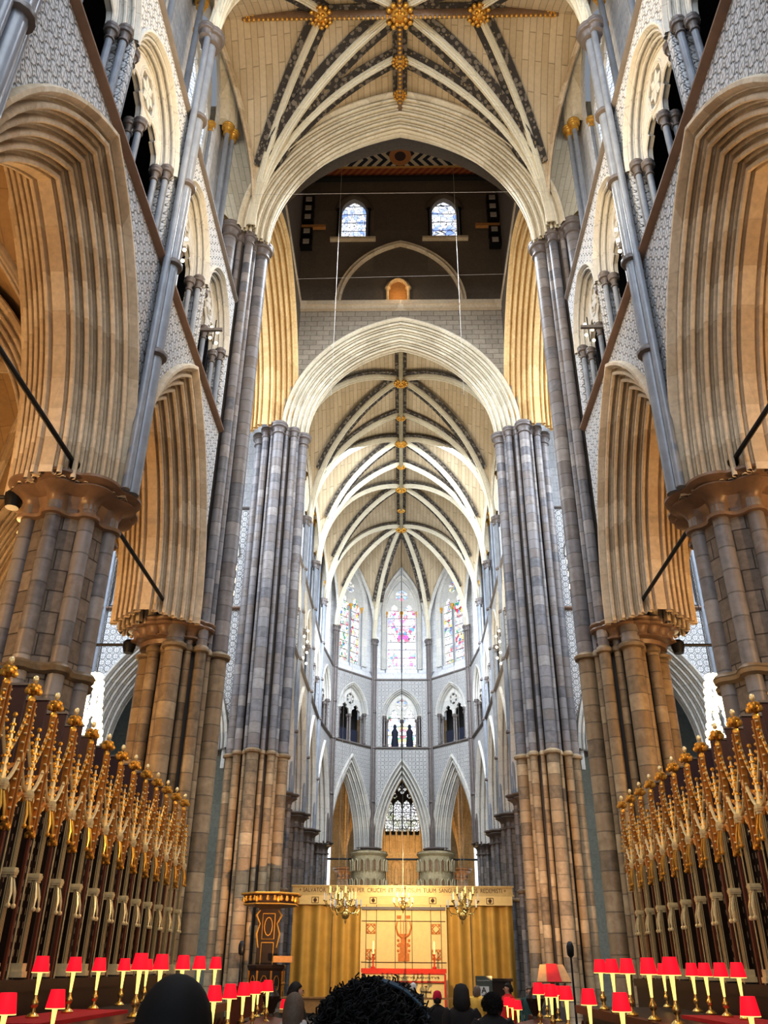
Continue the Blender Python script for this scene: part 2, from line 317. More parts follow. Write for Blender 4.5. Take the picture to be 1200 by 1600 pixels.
# ---- triforium opening: thing
def triforium(F,sc,a,where,grp,zb=Z1+.15,zs=17.55,top=19.45,mats=('grey','grey','blue','capgrey'),dark=True,k=3,w=.1):
    O=k*w; ai=a-O; h=top-zs-.18; hi=sq(max(.1,((ai*ai+ (h-O*.9)**2)))**1)**1 if False else h-O
    t=thing('triforium_opening','traceried gallery opening '+where,'gallery opening',grp,F(sc,0,zb))
    m=MB(); moulding(m,F,sc,zs,ai,hi,orders(k,w,w*1.3,.09,False),9)
    m.build('arch_moulding',mats[0],t)
    D=k*w*1.3; lw=ai-.17; cx=ai/2
    outer=[(sc-ai,zs-.05)]+arc(sc,zs,ai,hi,0,9)+[(sc+ai,zs-.05)]
    lh=hi*.42; R=ai*.42; cz=zs+hi*.56
    # plate sits above zs; lights cut open to its lower edge
    def half(sg):
        pass
    c1=[(sc-ai,zs-.3),]
    # outline goes round the two lights (open at the bottom)
    lz=zs-.3; la=(ai-.14)/2
    A1=lancet(sc-ai+.07+la,2*la-.04,lz,zs-.12,lh); A2=lancet(sc+ai-.07-la,2*la-.04,lz,zs-.12,lh)
    out=[(sc-ai,lz)]+A1+A2+[(sc+ai,lz)]+list(reversed(arc(sc,zs,ai,hi,0,9)))
    p=MB().plate(out,[foil(sc,cz,R*.46,R*.44,5 if a<1.2 else 6)],.13,F,D*.75)
    mm=MB(); n=20
    for rr in (R*1.02,R*.93):
        path=[F(sc+rr*cos(2*PI*i/n),D*.75,cz+rr*sin(2*PI*i/n)) for i in range(n+1)]; p.tube(path,.028 if rr>R else .02,5)
    for L in (A1,A2): p.tube([F(x,D*.75,z) for x,z in L[1:-1]],.03,5)
    p.build('tracery',mats[1],t)
    for s_,dd,r in ((sc,D*.8,.07),(sc,D*.8+.22,.07),(sc-ai+.02,D*.75,.07),(sc+ai-.02,D*.75,.07),(sc-ai-O*.55,.12,.075),(sc+ai+O*.55,.12,.075)):
        x,y,_=F(s_,dd,0); shaft(MB(),x,y,zb,lz+.0 if abs(s_-sc)<ai else zs-.08,r).build('shaft',mats[2],t); cap(MB(),x,y,(lz if abs(s_-sc)<ai else zs-.08)-.02,r,10,1.5).build('capital',mats[3],t)
    return t
def arcade_arch(F,sc,a,h,where,k=5,w=.18,mat='warm',z0=ZC,d0=0,grp='great arcade arches',n=14,both=True,soff=.2):
    m=MB(); moulding(m,F,sc,z0,a,h,orders(k,w,w,.15,both,soff),n,d0=d0); o=m.build('moulded_arch',mat)
    return tag(o,'deeply moulded pointed arch '+where,'arch',grp)
def windowpane(name,F,s0,s1,z0,z1,d,mat,parent): return S(name,quad(MB(),F,s0,s1,z0,z1,d),mat,parent)
WN=[0]
def clerestory(F,sc,a,zb,zs,h,d=.9,glassm='lattice',mat='grey',rich=True,light_w=None,gz=0.):
    """window set back behind the wall face"""
    WN[0]+=1; m=MB(); outer=[(sc-a,zb)]+arc(sc,zs,a,h,0,10)+[(sc+a,zb)]
    w=a-.16; L=[lancet(sc+sg*(w/2+.04),w-.06,zb+.12,zs-.3,h*.36) for sg in (-1,1)]; R=a*.42; cz=zs+h*.53
    m.plate(outer,L+[foil(sc,cz,R*.55,R*.42,6)],.14,F,d); o=S('window_%d'%WN[0],m,mat)
    g=MB().plate(outer,[],.02,F,d+.09); g.build('glass',glassm,o,smooth=False)
    b=MB()
    for s_ in (sc-a-.02,sc,sc+a+.02):
        x,y,_=F(s_,d-.08,0); shaft(b,x,y,zb-.35,zs-.2,.065,8)
    b.build('mullion_shaft','blue',o)
    c=MB()
    for s_ in (sc-a-.02,sc,sc+a+.02): x,y,_=F(s_,d-.08,0); cap(c,x,y,zs-.2,.075,8,1.4)
    c.build('capital','gold' if rich else 'capgrey',o)
    return o
BN=[0]; TN=[0]
def trim(F,s0,s1,z,h=.16,pr=.14,mat='string'):
    TN[0]+=1; m=MB(); prof=[(0,z-h*.6),(-pr*.5,z-h*.5),(-pr,z-h*.1),(-pr,z+h*.2),(-pr*.7,z+h*.4),(0,z+h*.4)]
    m.grid([[F(s,d,zz) for s in (s0,s1)] for d,zz in prof]); return S('trim_%d'%TN[0],m,mat)
def bay(F,s0,s1,side,zc=ZC,a_in=None,h=4.55,k=5,w=.18,z1=Z1,z2=Z2,where='',triN=2,arch=True,clear=True,glassm='lattice',small=False,archmat='warm',wallm='diaper',tria=None,apse=False,ztop=29.3,zwin=(20.9,25.6,2.3),wd=.9,trimm='string',half=None):
    L=s1-s0; sc=(s0+s1)/2; O=k*w; a=a_in or (L/2-.1-O)
    wn='wall_'+where.replace(' ','_')
    m=MB()
    if arch: spandrel(m,F,s0,s1,zc,z1,sc,a,h,O)
    else: quad(m,F,s0,s1,0,z1,0)
    S(wn,m,wallm)
    if arch: arcade_arch(F,sc,a,h,'of the '+where,k,w,archmat,zc)
    # triforium storey
    zs=17.55 if not apse else 17.4; m=MB(); ww=(L-.5)/triN; ta=tria or (ww/2-.09)
    edges=[s0+.25+ww*(i+.5) for i in range(triN)]
    lo=s0
    for i,c in enumerate(edges):
        hi_=s1 if i==triN-1 else (c+edges[i+1])/2
        kk=3; tw=.1; ai=ta-.3; hh=(19.45-zs-.18)-.3
        A=arc(c,zs,ai,hh,.3,9); m.grid([[F(x,0,z) for x,z in A],[F(x,0,z2) for x,z in A]])
        for q0,q1 in ((lo,A[0][0]),(A[-1][0],hi_)):
            m.add([F(q0,0,z1),F(q1,0,z1),F(q1,0,z2),F(q0,0,z2)],[(0,1,2,3)])
            # reveal
        for q in (A[0][0],A[-1][0]): m.add([F(q,0,z1),F(q,.5,z1),F(q,.5,zs),F(q,0,zs)],[(0,1,2,3)])
        lo=hi_
        triforium(F,c,ta,'at the %s end, %s'%(['near','far'][i],where),'gallery openings',zs=zs)
    S(wn+'_gallery',m,wallm)
    # gallery interior
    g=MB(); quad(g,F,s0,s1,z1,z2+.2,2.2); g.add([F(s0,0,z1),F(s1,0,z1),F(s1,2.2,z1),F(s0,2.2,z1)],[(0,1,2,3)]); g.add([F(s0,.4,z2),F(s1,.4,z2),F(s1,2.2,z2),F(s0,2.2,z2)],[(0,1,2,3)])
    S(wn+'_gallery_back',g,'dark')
    trim(F,s0,s1,z1,mat=trimm); trim(F,s0,s1,z2,.14,.1,'string_g')
    if clear:
        m=MB(); # sloping sill, back wall with window opening, reveals
        zb,zw,hw=zwin; wa=min(1.55,L/2-.85)
        quad(m,F,s0,s1,z2,zb-.4,0,wd); A=arc(sc,zw,wa,hw,0,10)
        m.grid([[F(x,wd,z) for x,z in A],[F(x,wd,ztop+1.2) for x,z in A]])
        for q0,q1 in ((s0,sc-wa),(sc+wa,s1)): quad(m,F,q0,q1,zb-.4,ztop+1.2,wd)
        quad(m,F,sc-wa,sc+wa,zb-.4,zb,wd)
        for q in (sc-wa,sc+wa): m.add([F(q,wd,zb),F(q,wd+.3,zb),F(q,wd+.3,zw),F(q,wd,zw)],[(0,1,2,3)])
        S(wn+'_clerestory',m,'wall'); o=clerestory(F,sc,wa,zb,zw,hw,wd+.18,glassm)
        mm=MB(); A_=wa+.45; moulding(mm,F,sc,zw+.5,A_,hw+.1,[(0,wd),(0,wd-.2),(.06,wd-.3),(.16,wd-.2),(.22,wd-.36),(.32,wd-.44),(.4,wd-.3),(.46,wd-.48),(.56,wd-.5),(.6,wd)],10); mm.build('window_arch','cream',o)
        sh=MB(); cc=MB()
        for q in (-A_-.12,-A_-.38,A_+.12,A_+.38):
            if 0<sc+q<F.L+99: x_,y_,_=F(sc+q,wd-.3 if abs(q)<A_+.2 else wd-.42,0); sh.lathe([(.12,zb-.6),(.12,zb-.45),(.085,zb-.4),(.085,zw+.35)],(x_,y_,0),10); cap(cc,x_,y_,zw+.4,.1,10,1.6)
        sh.build('jamb_shaft','blue',o); cc.build('gilt_capital','gold',o)
# ---- vaulting wall shaft
def wallshaft(x,y,z0,z1,where,rings=(Z1,Z2),r=.12,dx=0,dy=1,mat='blue',grp='tall vaulting shafts',n3=True,nx=1,cm='capgrey'):
    t=thing('vaulting_shaft','slender vaulting shaft '+where,'shaft',grp,(x,y,z0))
    for i,(o,rr,p) in enumerate(((0,r,0),(-1.6*r,r*.55,.03),(1.6*r,r*.55,.03)) if n3 else ((0,r,0),)):
        X=x+dx*o+nx*p; Y=y+dy*o
        MB().lathe([(rr,z0),(rr,z1)],(X,Y,0),10).build('shaft',mat,t)
    rg=MB()
    for z in rings: ring(rg,x,y,z,r*1.15)
    if rings: rg.build('ring','capgrey',t)
    c=MB(); cap(c,x,y,z1,r*1.25,14,1.1)
    for o in (-1.65,1.65): cap(c,x+dx*o*r+nx*.09,y+dy*o*r,z1,r*.8,10,1.2)
    c.build('capital',cm,t); return t
def pier(x,y,where,zc=ZC,R=.78,nsh=8,rs=.15,zring=5.6,a0=0,mat='pier',sm='shaft',cm='cap',grp='arcade piers'):
    t=thing('clustered_pier','stone pier ringed by shafts '+where,'pier',grp,(x,y,0))
    MB().lathe([(R*1.25,0),(R*1.25,.4),(R*1.05,.7),(R,.8),(R,zc-.2)],(x,y,0),24).build('core',mat,t)
    c=MB(); prof=[(a,b) for a,b in CAP]
    # capital wraps round core and shafts
    N=72; rows=[]
    def rad(th,rr_,extra):
        best=R+extra
        for k in range(nsh):
            d=(th-a0-2*PI*k/nsh+PI)%(2*PI)-PI; q=R+.04; s_=q*sin(d); r2=rs+extra
            if abs(s_)<r2 and abs(d)<1.2: best=max(best,q*cos(d)+sq(r2*r2-s_*s_))
        return best
    for e,z in ((-.02,-.6),(.07,-.58),(.08,-.52),(0,-.47),(.0,-.32),(.06,-.18),(.2,-.1),(.27,-.06),(.25,-.02),(.19,.0),(.28,.03),(.35,.08),(.35,.13),(.3,.16)):
        rows.append([(x+rad(2*PI*i/N,0,e)*cos(2*PI*i/N),y+rad(2*PI*i/N,0,e)*sin(2*PI*i/N),zc+z) for i in range(N)])
    c.grid(rows,cv=True); b=len(c.v); c.f.append(tuple(b-N+i for i in range(N))); c.build('capital',cm,t)
    rg=MB()
    if zring:
        rows=[[(x+rad(2*PI*i/N,0,e)*cos(2*PI*i/N),y+rad(2*PI*i/N,0,e)*sin(2*PI*i/N),zring+z) for i in range(N)] for e,z in ((0,-.12),(.07,-.08),(.09,0),(.05,.05),(.0,.08))]
        rg.grid(rows,cv=True); rg.build('ring','shaft_warm' if sm!='blue' else 'blue',t)
    for k in range(nsh):
        th=a0+2*PI*k/nsh; shaft(MB(),x+(R+.04)*cos(th),y+(R+.04)*sin(th),0,zc-.3,rs,12).build('shaft',sm,t)
    return t
def crosspier(x,y,where,sg,lower='shaft_warm',zring=8.7,R=.76):
    t=thing('crossing_pier','giant clustered crossing pier '+where,'pier','crossing piers',(x,y,0))
    n=16; up=[]
    MB().lathe([(R*1.2,0),(R*1.2,.5),(R*.9,.8),(R*.9,ZS)],(x,y,0),24).build('core','core_shade',t)
    c=MB(); rg=MB()
    for k in range(n):
        th=2*PI*k/n; big=k%4==0; r=.23 if big else (.095 if k%2 else .15); q=R+ (.16 if big else (.0 if k%2 else .08)); X=x+q*cos(th); Y=y+q*sin(th)
        shaft(MB(),X,Y,0,zring,r,12).build('shaft',lower,t); MB().lathe([(r,zring),(r,ZS-.1)],(X,Y,0),12).build('upper_shaft','shaft',t)
        cap(c,X,Y,ZS-.05,r*1.02,14,.9); ring(rg,X,Y,zring,r*1.0,12)
    c.lathe([(R*.9,-.3),(R*1.1,-.05),(R*1.2,.12),(R*1.1,.15)],(x,y,ZS),24)
    c.build('capital','capgrey',t); rg.build('ring',lower,t); return t
# ---- vault ribs
def ribpath(S0,C0,n=16,dz=0):
    S0=Vector(S0); C0=Vector(C0); D=Vector((C0.x-S0.x,C0.y-S0.y,0)); d=D.length; H=C0.z-S0.z; u=D/d; P=[]
    if H>=d:
        R=(d*d+H*H)/(2*d); tm=math.acos(max(-1,(R-d)/R))
        for i in range(n+1): th=tm*i/n; P.append(S0+u*(R-R*cos(th))+Vector((0,0,R*sin(th))))
    else:
        for i in range(n+1): th=PI/2*i/n; P.append(S0+u*d*(1-cos(th))+Vector((0,0,H*sin(th))))
    return P
RPROF=[(-.5,.55),(-.5,.1),(-.42,-.02),(-.3,.06),(-.26,-.12),(-.14,-.2),(-.13,-.36),(0,-.45),(.13,-.36),(.14,-.2),(.26,-.12),(.3,.06),(.42,-.02),(.5,.1),(.5,.55)]
def sweep(mb,P,prof,w,hz=None):
    rows=[]; n=len(P)
    d=Vector((P[-1].x-P[0].x,P[-1].y-P[0].y,0))
    lat=Vector((-d.y,d.x,0)).normalized()
    for i,p in enumerate(P):
        t=(P[min(i+1,n-1)]-P[max(i-1,0)]).normalized(); nn=lat.cross(t).normalized()   # nn points to the outside (up/back)
        if nn.z<0 or (abs(nn.z)<1e-4 and nn.dot(d)>0): nn=-nn
        rows.append([p+lat*a*w+nn*b*w for a,b in prof])
    return mb.grid(rows)
def rib(S0,C0,label,w=.34,border=True,grp='vault ribs',mat='rib',n=16,bfrom=5):
    P=ribpath(S0,C0,n); m=MB(); sweep(m,P,RPROF,w); o=m.build('vault_rib',mat); tag(o,label,'vault rib',grp)
    if border:
        b=MB(); sweep(b,P[bfrom:],[(-1.45,.5),(-1.45,.42),(1.45,.42),(1.45,.5)],w); b.build('painted_border','border',o)
    return o
def lower(P,F,w): return [p for p in P]
def web(mb,P,Q,off=.28,k=5):
    """surface between two rib paths of same point count, pushed back"""
    rows=[]
    for a,b in zip(P,Q): rows.append([a.lerp(b,j/k)+Vector((0,0,off)) for j in range(k+1)])
    mb.grid(rows)
def boss(x,y,z,r,label,grp='gilded roof bosses',mat='gold'):
    m=MB(); m.ball((x,y,z),r*.62,12,6,(1,1,.55))
    for k in range(12): a=2*PI*k/12; m.ball((x+r*.75*cos(a),y+r*.75*sin(a),z-.02),r*.2,6,4)
    for k in range(6): a=2*PI*k/6; m.ball((x+r*.35*cos(a),y+r*.35*sin(a),z-r*.32),r*.17,6,4)
    o=m.build('ceiling_boss',mat); return tag(o,label,'roof boss',grp)
# ================================================================== ASSEMBLY : ARCHITECTURE
def solve_h(a,O,top):
    lo,hi=.5,12
    for _ in range(50):
        h=(lo+hi)/2; R=(a*a+h*h)/(2*a); t=sq(max(0,(R+O)**2-(R-a)**2))
        if t<top: lo=h
        else: hi=h
    return h
ORD=['first','second','third','fourth']
# ---- quire (choir) bays
YQ=[-.6,6.3,13.2,19.55]; QN=['quire bay behind the viewer','nearest quire bay','quire bay next to the crossing']
for sd in (-1,1):
    A=(sd*XW,0.0); F=frame((sd*XW,0),(sd*XW,1),1 if sd<0 else -1)
    for i in range(3):
        y0,y1=YQ[i],YQ[i+1]; L=y1-y0; O=.9; a=L/2-.12-O; h=solve_h(a,O,5.5)
        if i==0:
            m=MB(); spandrel(m,F,y0,y1,ZC,Z1,(y0+y1)/2,a,h,O); quad(m,F,y0,y1,Z1,31,0); S('wall_%s_behind'%SD[sd],m,'wall')
            arcade_arch(F,(y0+y1)/2,a,h,'on the %s side of the %s'%(SD[sd],QN[i]),mat='warm'); continue
        bay(F,y0,y1,sd,a_in=a,h=h,where='%s side of %s'%(SD[sd],QN[i]),ztop=29.6,zwin=(22.3,26.4,2.6),wd=1.0)
    # piers and shafts
    for i,nm in ((1,'nearest the viewer'),(2,'just before the crossing')):
        pier(sd*6.12,YQ[i]+.25,'%s on the %s side of the quire'%(nm,SD[sd]),R=.7,rs=.14,zring=5.9,a0=PI/8*0,sm='blue' if False else 'shaft')
        wallshaft(sd*(XW-.2),YQ[i],ZC+.1,ZS,'on the %s wall above the pier %s'%(SD[sd],'nearest the viewer' if i==1 else 'before the crossing'),rings=(12.6,Z1,17.6,Z2),r=.15,dx=0,dy=1,nx=sd)
    crosspier(sd*5.68,20.6,'on the %s side where the quire meets the crossing'%SD[sd],sd)
    crosspier(sd*5.55,32.2,'on the %s side where the crossing meets the presbytery'%SD[sd],sd,R=.82)
    # arcade respond capital on west face of first crossing pier
    m=MB()
    for k in range(7):
        th=PI+ (PI/2)*0 + (-60+20*k)*PI/180 + (PI/2 if True else 0)
        q=.88; cap(m,sd*5.95+q*cos(th),20.6+q*sin(th),ZC,.17,14,1.6)
    m.lathe([(.85,-.4),(.95,-.1),(1.02,0),(1.02,.1)],(sd*5.95,20.6,ZC),20); o=m.build('respond_capital','cap'); tag(o,'brown capital band under the arcade arch, %s crossing pier'%SD[sd],'capital','respond capitals')
    # iron tie rods
    for y0,y1,z in ((YQ[1],YQ[2]-.7,9.55),(YQ[2]+.7,19.4,9.55)):
        m=MB().tube([(sd*5.85,y0,z),(sd*5.85,y1,z)],.045,8); m.ball((sd*5.85,y1,z-.03),.11,8,5); o=m.build('iron_tie_rod','iron'); tag(o,'iron tie rod ending at the %s %s pier capital'%(SD[sd],'nearest' if y0<10 else 'crossing'),'tie rod','longitudinal tie rods')
    for y,z,x1 in ((12.9,9.1,11.),(20.2,8.9,11.5)):
        m=MB().tube([(sd*6.95,y,z),(sd*x1,y,z)],.04,8); m.lathe([(.12,-.22),(.17,-.05),(.17,.05),(.1,.12)],(sd*7.0,y,z),10); o=m.build('iron_tie_rod','iron'); tag(o,'black iron tie rod crossing the %s aisle %s'%(SD[sd],'beside the nearest pier' if y<15 else 'beside the crossing pier'),'tie rod','cross tie rods')
    # aisle: outer wall, vault, transverse arches
    Fo=frame((sd*11.6,0),(sd*11.6,1),1 if sd<0 else -1)
    m=MB(); quad(m,Fo,-.6,19.6,0,16,0); S('wall_aisle_%s'%SD[sd],m,'warm')
    for i in range(3):
        y0,y1=YQ[i],YQ[i+1]; yc=(y0+y1)/2; m=MB(); xa,xb=sd*6.4,sd*11.5; xc=(xa+xb)/2; zt=14.6
        for Sx in (xa,xb):
            for Sy in (y0,y1):
                S0=(Sx,Sy,ZC); c=ribpath(S0,(xc,yc,zt)); w1=ribpath(S0,(Sx,yc,zt-.2)); w2=ribpath(S0,(xc,Sy,zt-.2))
                web(m,w1,c,.12); web(m,c,w2,.12)
                if i>0: rib(S0,(xc,yc,zt),'ochre rib over %s aisle by %s, from %s %s corner'%(SD[sd],QN[i],'inner' if Sx==xa else 'outer','near' if Sy==y0 else 'far'),.26,False,'aisle vault ribs','warm')
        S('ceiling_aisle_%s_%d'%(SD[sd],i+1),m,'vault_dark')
    for j,y in enumerate(YQ[1:]):
        yy=y-.5 if j<2 else 19.4
        Ft=frame((sd*6.6,yy),(sd*11.4,yy),1 if sd>0 else -1); w=.13 if j<2 else .16
        arcade_arch(Ft,2.4,2.4-4*w-.05,4.4,'spanning the %s aisle %s'%(SD[sd],['beside the nearest pier','beside the second pier','where it opens into the transept'][j]),4,w,'warm',grp='aisle cross arches')
    m=MB(); Ft=frame((sd*6.6,19.5),(sd*11.6,19.5),1 if sd>0 else -1); spandrel(m,Ft,0,5,ZC,15.1,2.4,1.71,4.4,.64); S('wall_aisle_end_%s'%SD[sd],m,'wall')
    # ---- transept east wall, seen through the crossing
    X0=6.9
    for i in range(3):
        xs=[X0+6.05*i,X0+6.05*(i+1)]
        if sd<0: Fr=frame((-xs[1],33.0),(-xs[0],33.0),1)
        else: Fr=frame((xs[0],33.0),(xs[1],33.0),1)
        a=3.02-.1-.85; bay(Fr,0,6.05,sd,a_in=a,h=solve_h(a,.85,5.0),k=5,w=.17,where='%s bay of the %s transept'%(ORD[i],SD[sd]),archmat='grey',glassm='sky' if i==0 else 'lattice',ztop=29.3)
        pier(sd*xs[1],33.9,'between the %s and next bays of the %s transept'%(ORD[i],SD[sd]),R=.62,rs=.12,zring=0)
        wallshaft(sd*xs[1],32.9,ZC+.1,ZS,'on the east wall of the %s transept beside its %s bay'%(SD[sd],ORD[i]),r=.14,dx=1,dy=0,nx=0)
        m=MB(); quad(m,Fr,0,6.05,0,ZC+6,5.5); S('wall_chapel_%s_%d'%(SD[sd],i+1),m,'greenish')
    m=MB(); m.add([(sd*5.2,20,30.2),(sd*30,20,30.2),(sd*30,34,30.2),(sd*5.2,34,30.2)],[(0,1,2,3)]); S('ceiling_transept_%s'%SD[sd],m,'vault')
    m=MB(); m.add([(sd*26,20,0),(sd*26,34,0),(sd*26,34,30.2),(sd*26,20,30.2)],[(0,1,2,3)]); S('wall_transept_end_%s'%SD[sd],m,'wall')
    m=MB(); m.add([(sd*6.6,21.7,15.1),(sd*26,21.7,15.1),(sd*26,21.7,30.2),(sd*6.6,21.7,30.2)],[(0,1,2,3)]); S('wall_transept_west_%s'%SD[sd],m,'wall')
# ---- crossing arches
def bigarch(F,sc,a,h,where,k=5,w=.22,mat='cream',soff=.2): return arcade_arch(F,sc,a,h,where,k,w,mat,ZS,grp='great crossing arches',n=24,soff=soff)
FW=frame((-7,19.5),(7,19.5),1); bigarch(FW,7,4.5,5.95,'spanning the quire at the near side of the crossing',w=.16,soff=.08)
FE=frame((-7,31.4),(7,31.4),1); bigarch(FE,7,4.42,5.55,'framing the presbytery vault at the far side of the crossing',w=.19,soff=.1)
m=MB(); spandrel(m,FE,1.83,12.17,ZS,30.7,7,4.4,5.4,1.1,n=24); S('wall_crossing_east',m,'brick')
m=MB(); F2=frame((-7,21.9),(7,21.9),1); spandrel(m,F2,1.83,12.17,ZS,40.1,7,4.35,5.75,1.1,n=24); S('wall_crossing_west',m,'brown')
for sd in (-1,1):
    Fs=frame((sd*5.0,0),(sd*5.0,1),1 if sd<0 else -1)
    arcade_arch(Fs,26.35,4.55,5.3,'of the crossing opening into the %s transept'%SD[sd],5,.22,'lit_stone',ZS,grp='great crossing arches',n=24)
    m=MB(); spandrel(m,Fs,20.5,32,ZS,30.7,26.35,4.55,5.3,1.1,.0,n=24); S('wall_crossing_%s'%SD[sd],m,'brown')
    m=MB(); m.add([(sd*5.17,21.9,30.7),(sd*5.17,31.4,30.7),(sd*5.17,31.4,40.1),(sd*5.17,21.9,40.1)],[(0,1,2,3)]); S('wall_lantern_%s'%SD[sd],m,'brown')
    TN[0]+=1; m=MB().box(*(sorted((sd*5.2,sd*4.95))),21.9,31.4,30.6,30.85); S('trim_%d'%TN[0],m,'warm')
    t=thing('speaker_rack','black rack of stage lamps on a bracket high on the %s lantern wall'%SD[sd],'stage lights','lantern lamp racks',(sd*4.8,30.9,34))
    for z in (34.0,34.75,35.8,36.45,37.1): 
        MB().box(*(sorted((sd*4.55,sd*5.15))),30.5,30.9,z,z+.52).build('lamp_box','iron',t,smooth=False); MB().box(*(sorted((sd*4.68,sd*5.0))),30.46,30.5,z+.1,z+.4).build('lamp_front','cable',t,smooth=False)
    MB().box(*(sorted((sd*3.9,sd*5.15))),30.6,30.8,35.4,35.58).build('bracket','wood_l',t,smooth=False)
# lantern east wall with windows
m=MB(); q=lambda x,z:FE(x+7,0,z)
WA,WH=.66,.95; wz0,wzs=35.3,37.45; xs=[-2.5,2.35]
for a_,b_ in ((-5.17,xs[0]-WA),(xs[0]+WA,xs[1]-WA),(xs[1]+WA,5.17)): m.add([q(a_,30.7),q(b_,30.7),q(b_,40.1),q(a_,40.1)],[(0,1,2,3)])
for c in xs:
    m.add([q(c-WA,30.7),q(c+WA,30.7),q(c+WA,wz0),q(c-WA,wz0)],[(0,1,2,3)]); A=arc(c,wzs,WA,WH,0,8); m.grid([[q(x,z) for x,z in A],[q(x,40.1) for x,z in A]])
S('wall_lantern_east',m,'brown')
for c,nm in zip(xs,('left','right')):
    WN[0]+=1; m=MB(); r=[(c+7-WA,wz0)]+arc(c+7,wzs,WA,WH,0,8)+[(c+7+WA,wz0)]
    m.grid([[FE(x,d,z) for x,z in r] for d in (0,.35)]); mo=[(x,z) for x,z in r]
    m.grid([[FE(x,d,z) for x,z in arc(c+7,wzs,WA,WH,o,8)] for o,d in ((.0,-.03),(.1,-.1),(.25,-.12),(.38,-.05),(.4,0))])
    o=S('window_%d'%WN[0],m,'brown'); g=MB().plate(r,[],.03,FE,.3); g.build('glass','glassL',o,smooth=False)
    b=MB()
    for s_ in (-WA-.16,WA+.16): b.lathe([(.1,wz0-.05),(.1,wz0+.1),(.07,wz0+.15),(.07,wzs-.2),(.12,wzs-.05),(.14,wzs)],(c+s_,31.3,0),8)
    b.build('jamb_shaft','iron',o); MB().box(c-1.2,c+1.2,31.15,31.4,wz0-.16,wz0-.02).build('sill','warm',o,smooth=False)
TN[0]+=1; m=MB().box(-5.2,5.2,31.1,31.42,30.55,30.8); m.box(-5.2,5.2,31.2,31.42,30.35,30.55); S('trim_%d'%TN[0],m,'warm')
m=MB(); moulding(m,FE,7,30.8,3.0,3.95,[(0,0),(0,-.12),(.1,-.2),(.22,-.1),(.3,-.16),(.36,0)],16); tag(m.build('blind_arch','warm'),'thin warm-stone relieving arch on the brown lantern wall below the two windows','arch')
t=thing('lit_niche','small glowing round-headed niche on the ledge below the lantern windows','niche',loc=(-.15,31.4,30.8))
m=MB(); moulding(m,FE,6.87,31.75,.42,.5,[(0,0),(0,-.15),(.08,-.22),(.2,-.12),(.26,0)],8); m.build('arch','carved',t)
b=MB()
for s_ in (-.52,.52): b.lathe([(.13,30.8),(.13,30.9),(.08,31.),(.08,31.6),(.15,31.7),(.15,31.78)],(-.13+s_,31.28,0),8)
b.build('jamb_shaft','carved',t); MB().plate([(6.45,30.8)]+arc(6.87,31.75,.42,.5,0,6)+[(7.29,30.8)],[],.02,FE,-.03).build('recess','wood_l',t)
m=MB().add([(-5.2,21.9,40.1),(5.2,21.9,40.1),(5.2,31.4,40.1),(-5.2,31.4,40.1)],[(0,1,2,3)]); S('ceiling_lantern',m,'ceil')
TN[0]+=1; m=MB().box(-5.17,5.17,31.15,31.4,39.75,39.95); S('trim_%d'%TN[0],m,'dark')
# ---- presbytery bays
YP=[33.2,39.6,45.2,51.0]; ZP=8.45
AP=[(-5.2,51.0),(-4.75,55.8),(-2.05,58.8),(2.05,58.8),(4.75,55.8),(5.2,51.0)]
for sd in (-1,1):
    F=frame((sd*XW,0),(sd*XW,1),1 if sd<0 else -1)
    for i in range(3):
        y0,y1=YP[i],YP[i+1]; L=y1-y0; a=L/2-.08-.8
        bay(F,y0,y1,sd,zc=ZP,a_in=a,h=solve_h(a,.8,5.9),k=4,w=.2,where='%s side of %s presbytery bay'%(SD[sd],ORD[i]),archmat='grey',ztop=29.3,zwin=(21,25.6,2.4),wd=.7,trimm='string_g',wallm='diaper_small')
    for i in (1,2,3):
        pier(sd*5.95,YP[i],'%s from the crossing on the %s side of the presbytery'%(ORD[i-1],SD[sd]),zc=ZP,R=.72,rs=.12,zring=4.6,cm='capgrey',grp='presbytery piers')
        wallshaft(sd*(XW-.08),YP[i]-.0,ZP+.1,22.85,'%s from the crossing on the %s wall of the presbytery'%(ORD[i-1],SD[sd]),rings=(11.5,Z1,17.6,Z2),r=.12,dx=0,dy=1,nx=sd)
    m=MB(); Fo=frame((sd*10.5,0),(sd*10.5,1),1 if sd<0 else -1); quad(m,Fo,34,60,0,16,0); S('wall_ambulatory_%s'%SD[sd],m,'greenish')
APN=['left hinge side of the apse','left canted side of the apse','centre of the apse','right canted side of the apse','right hinge side of the apse']
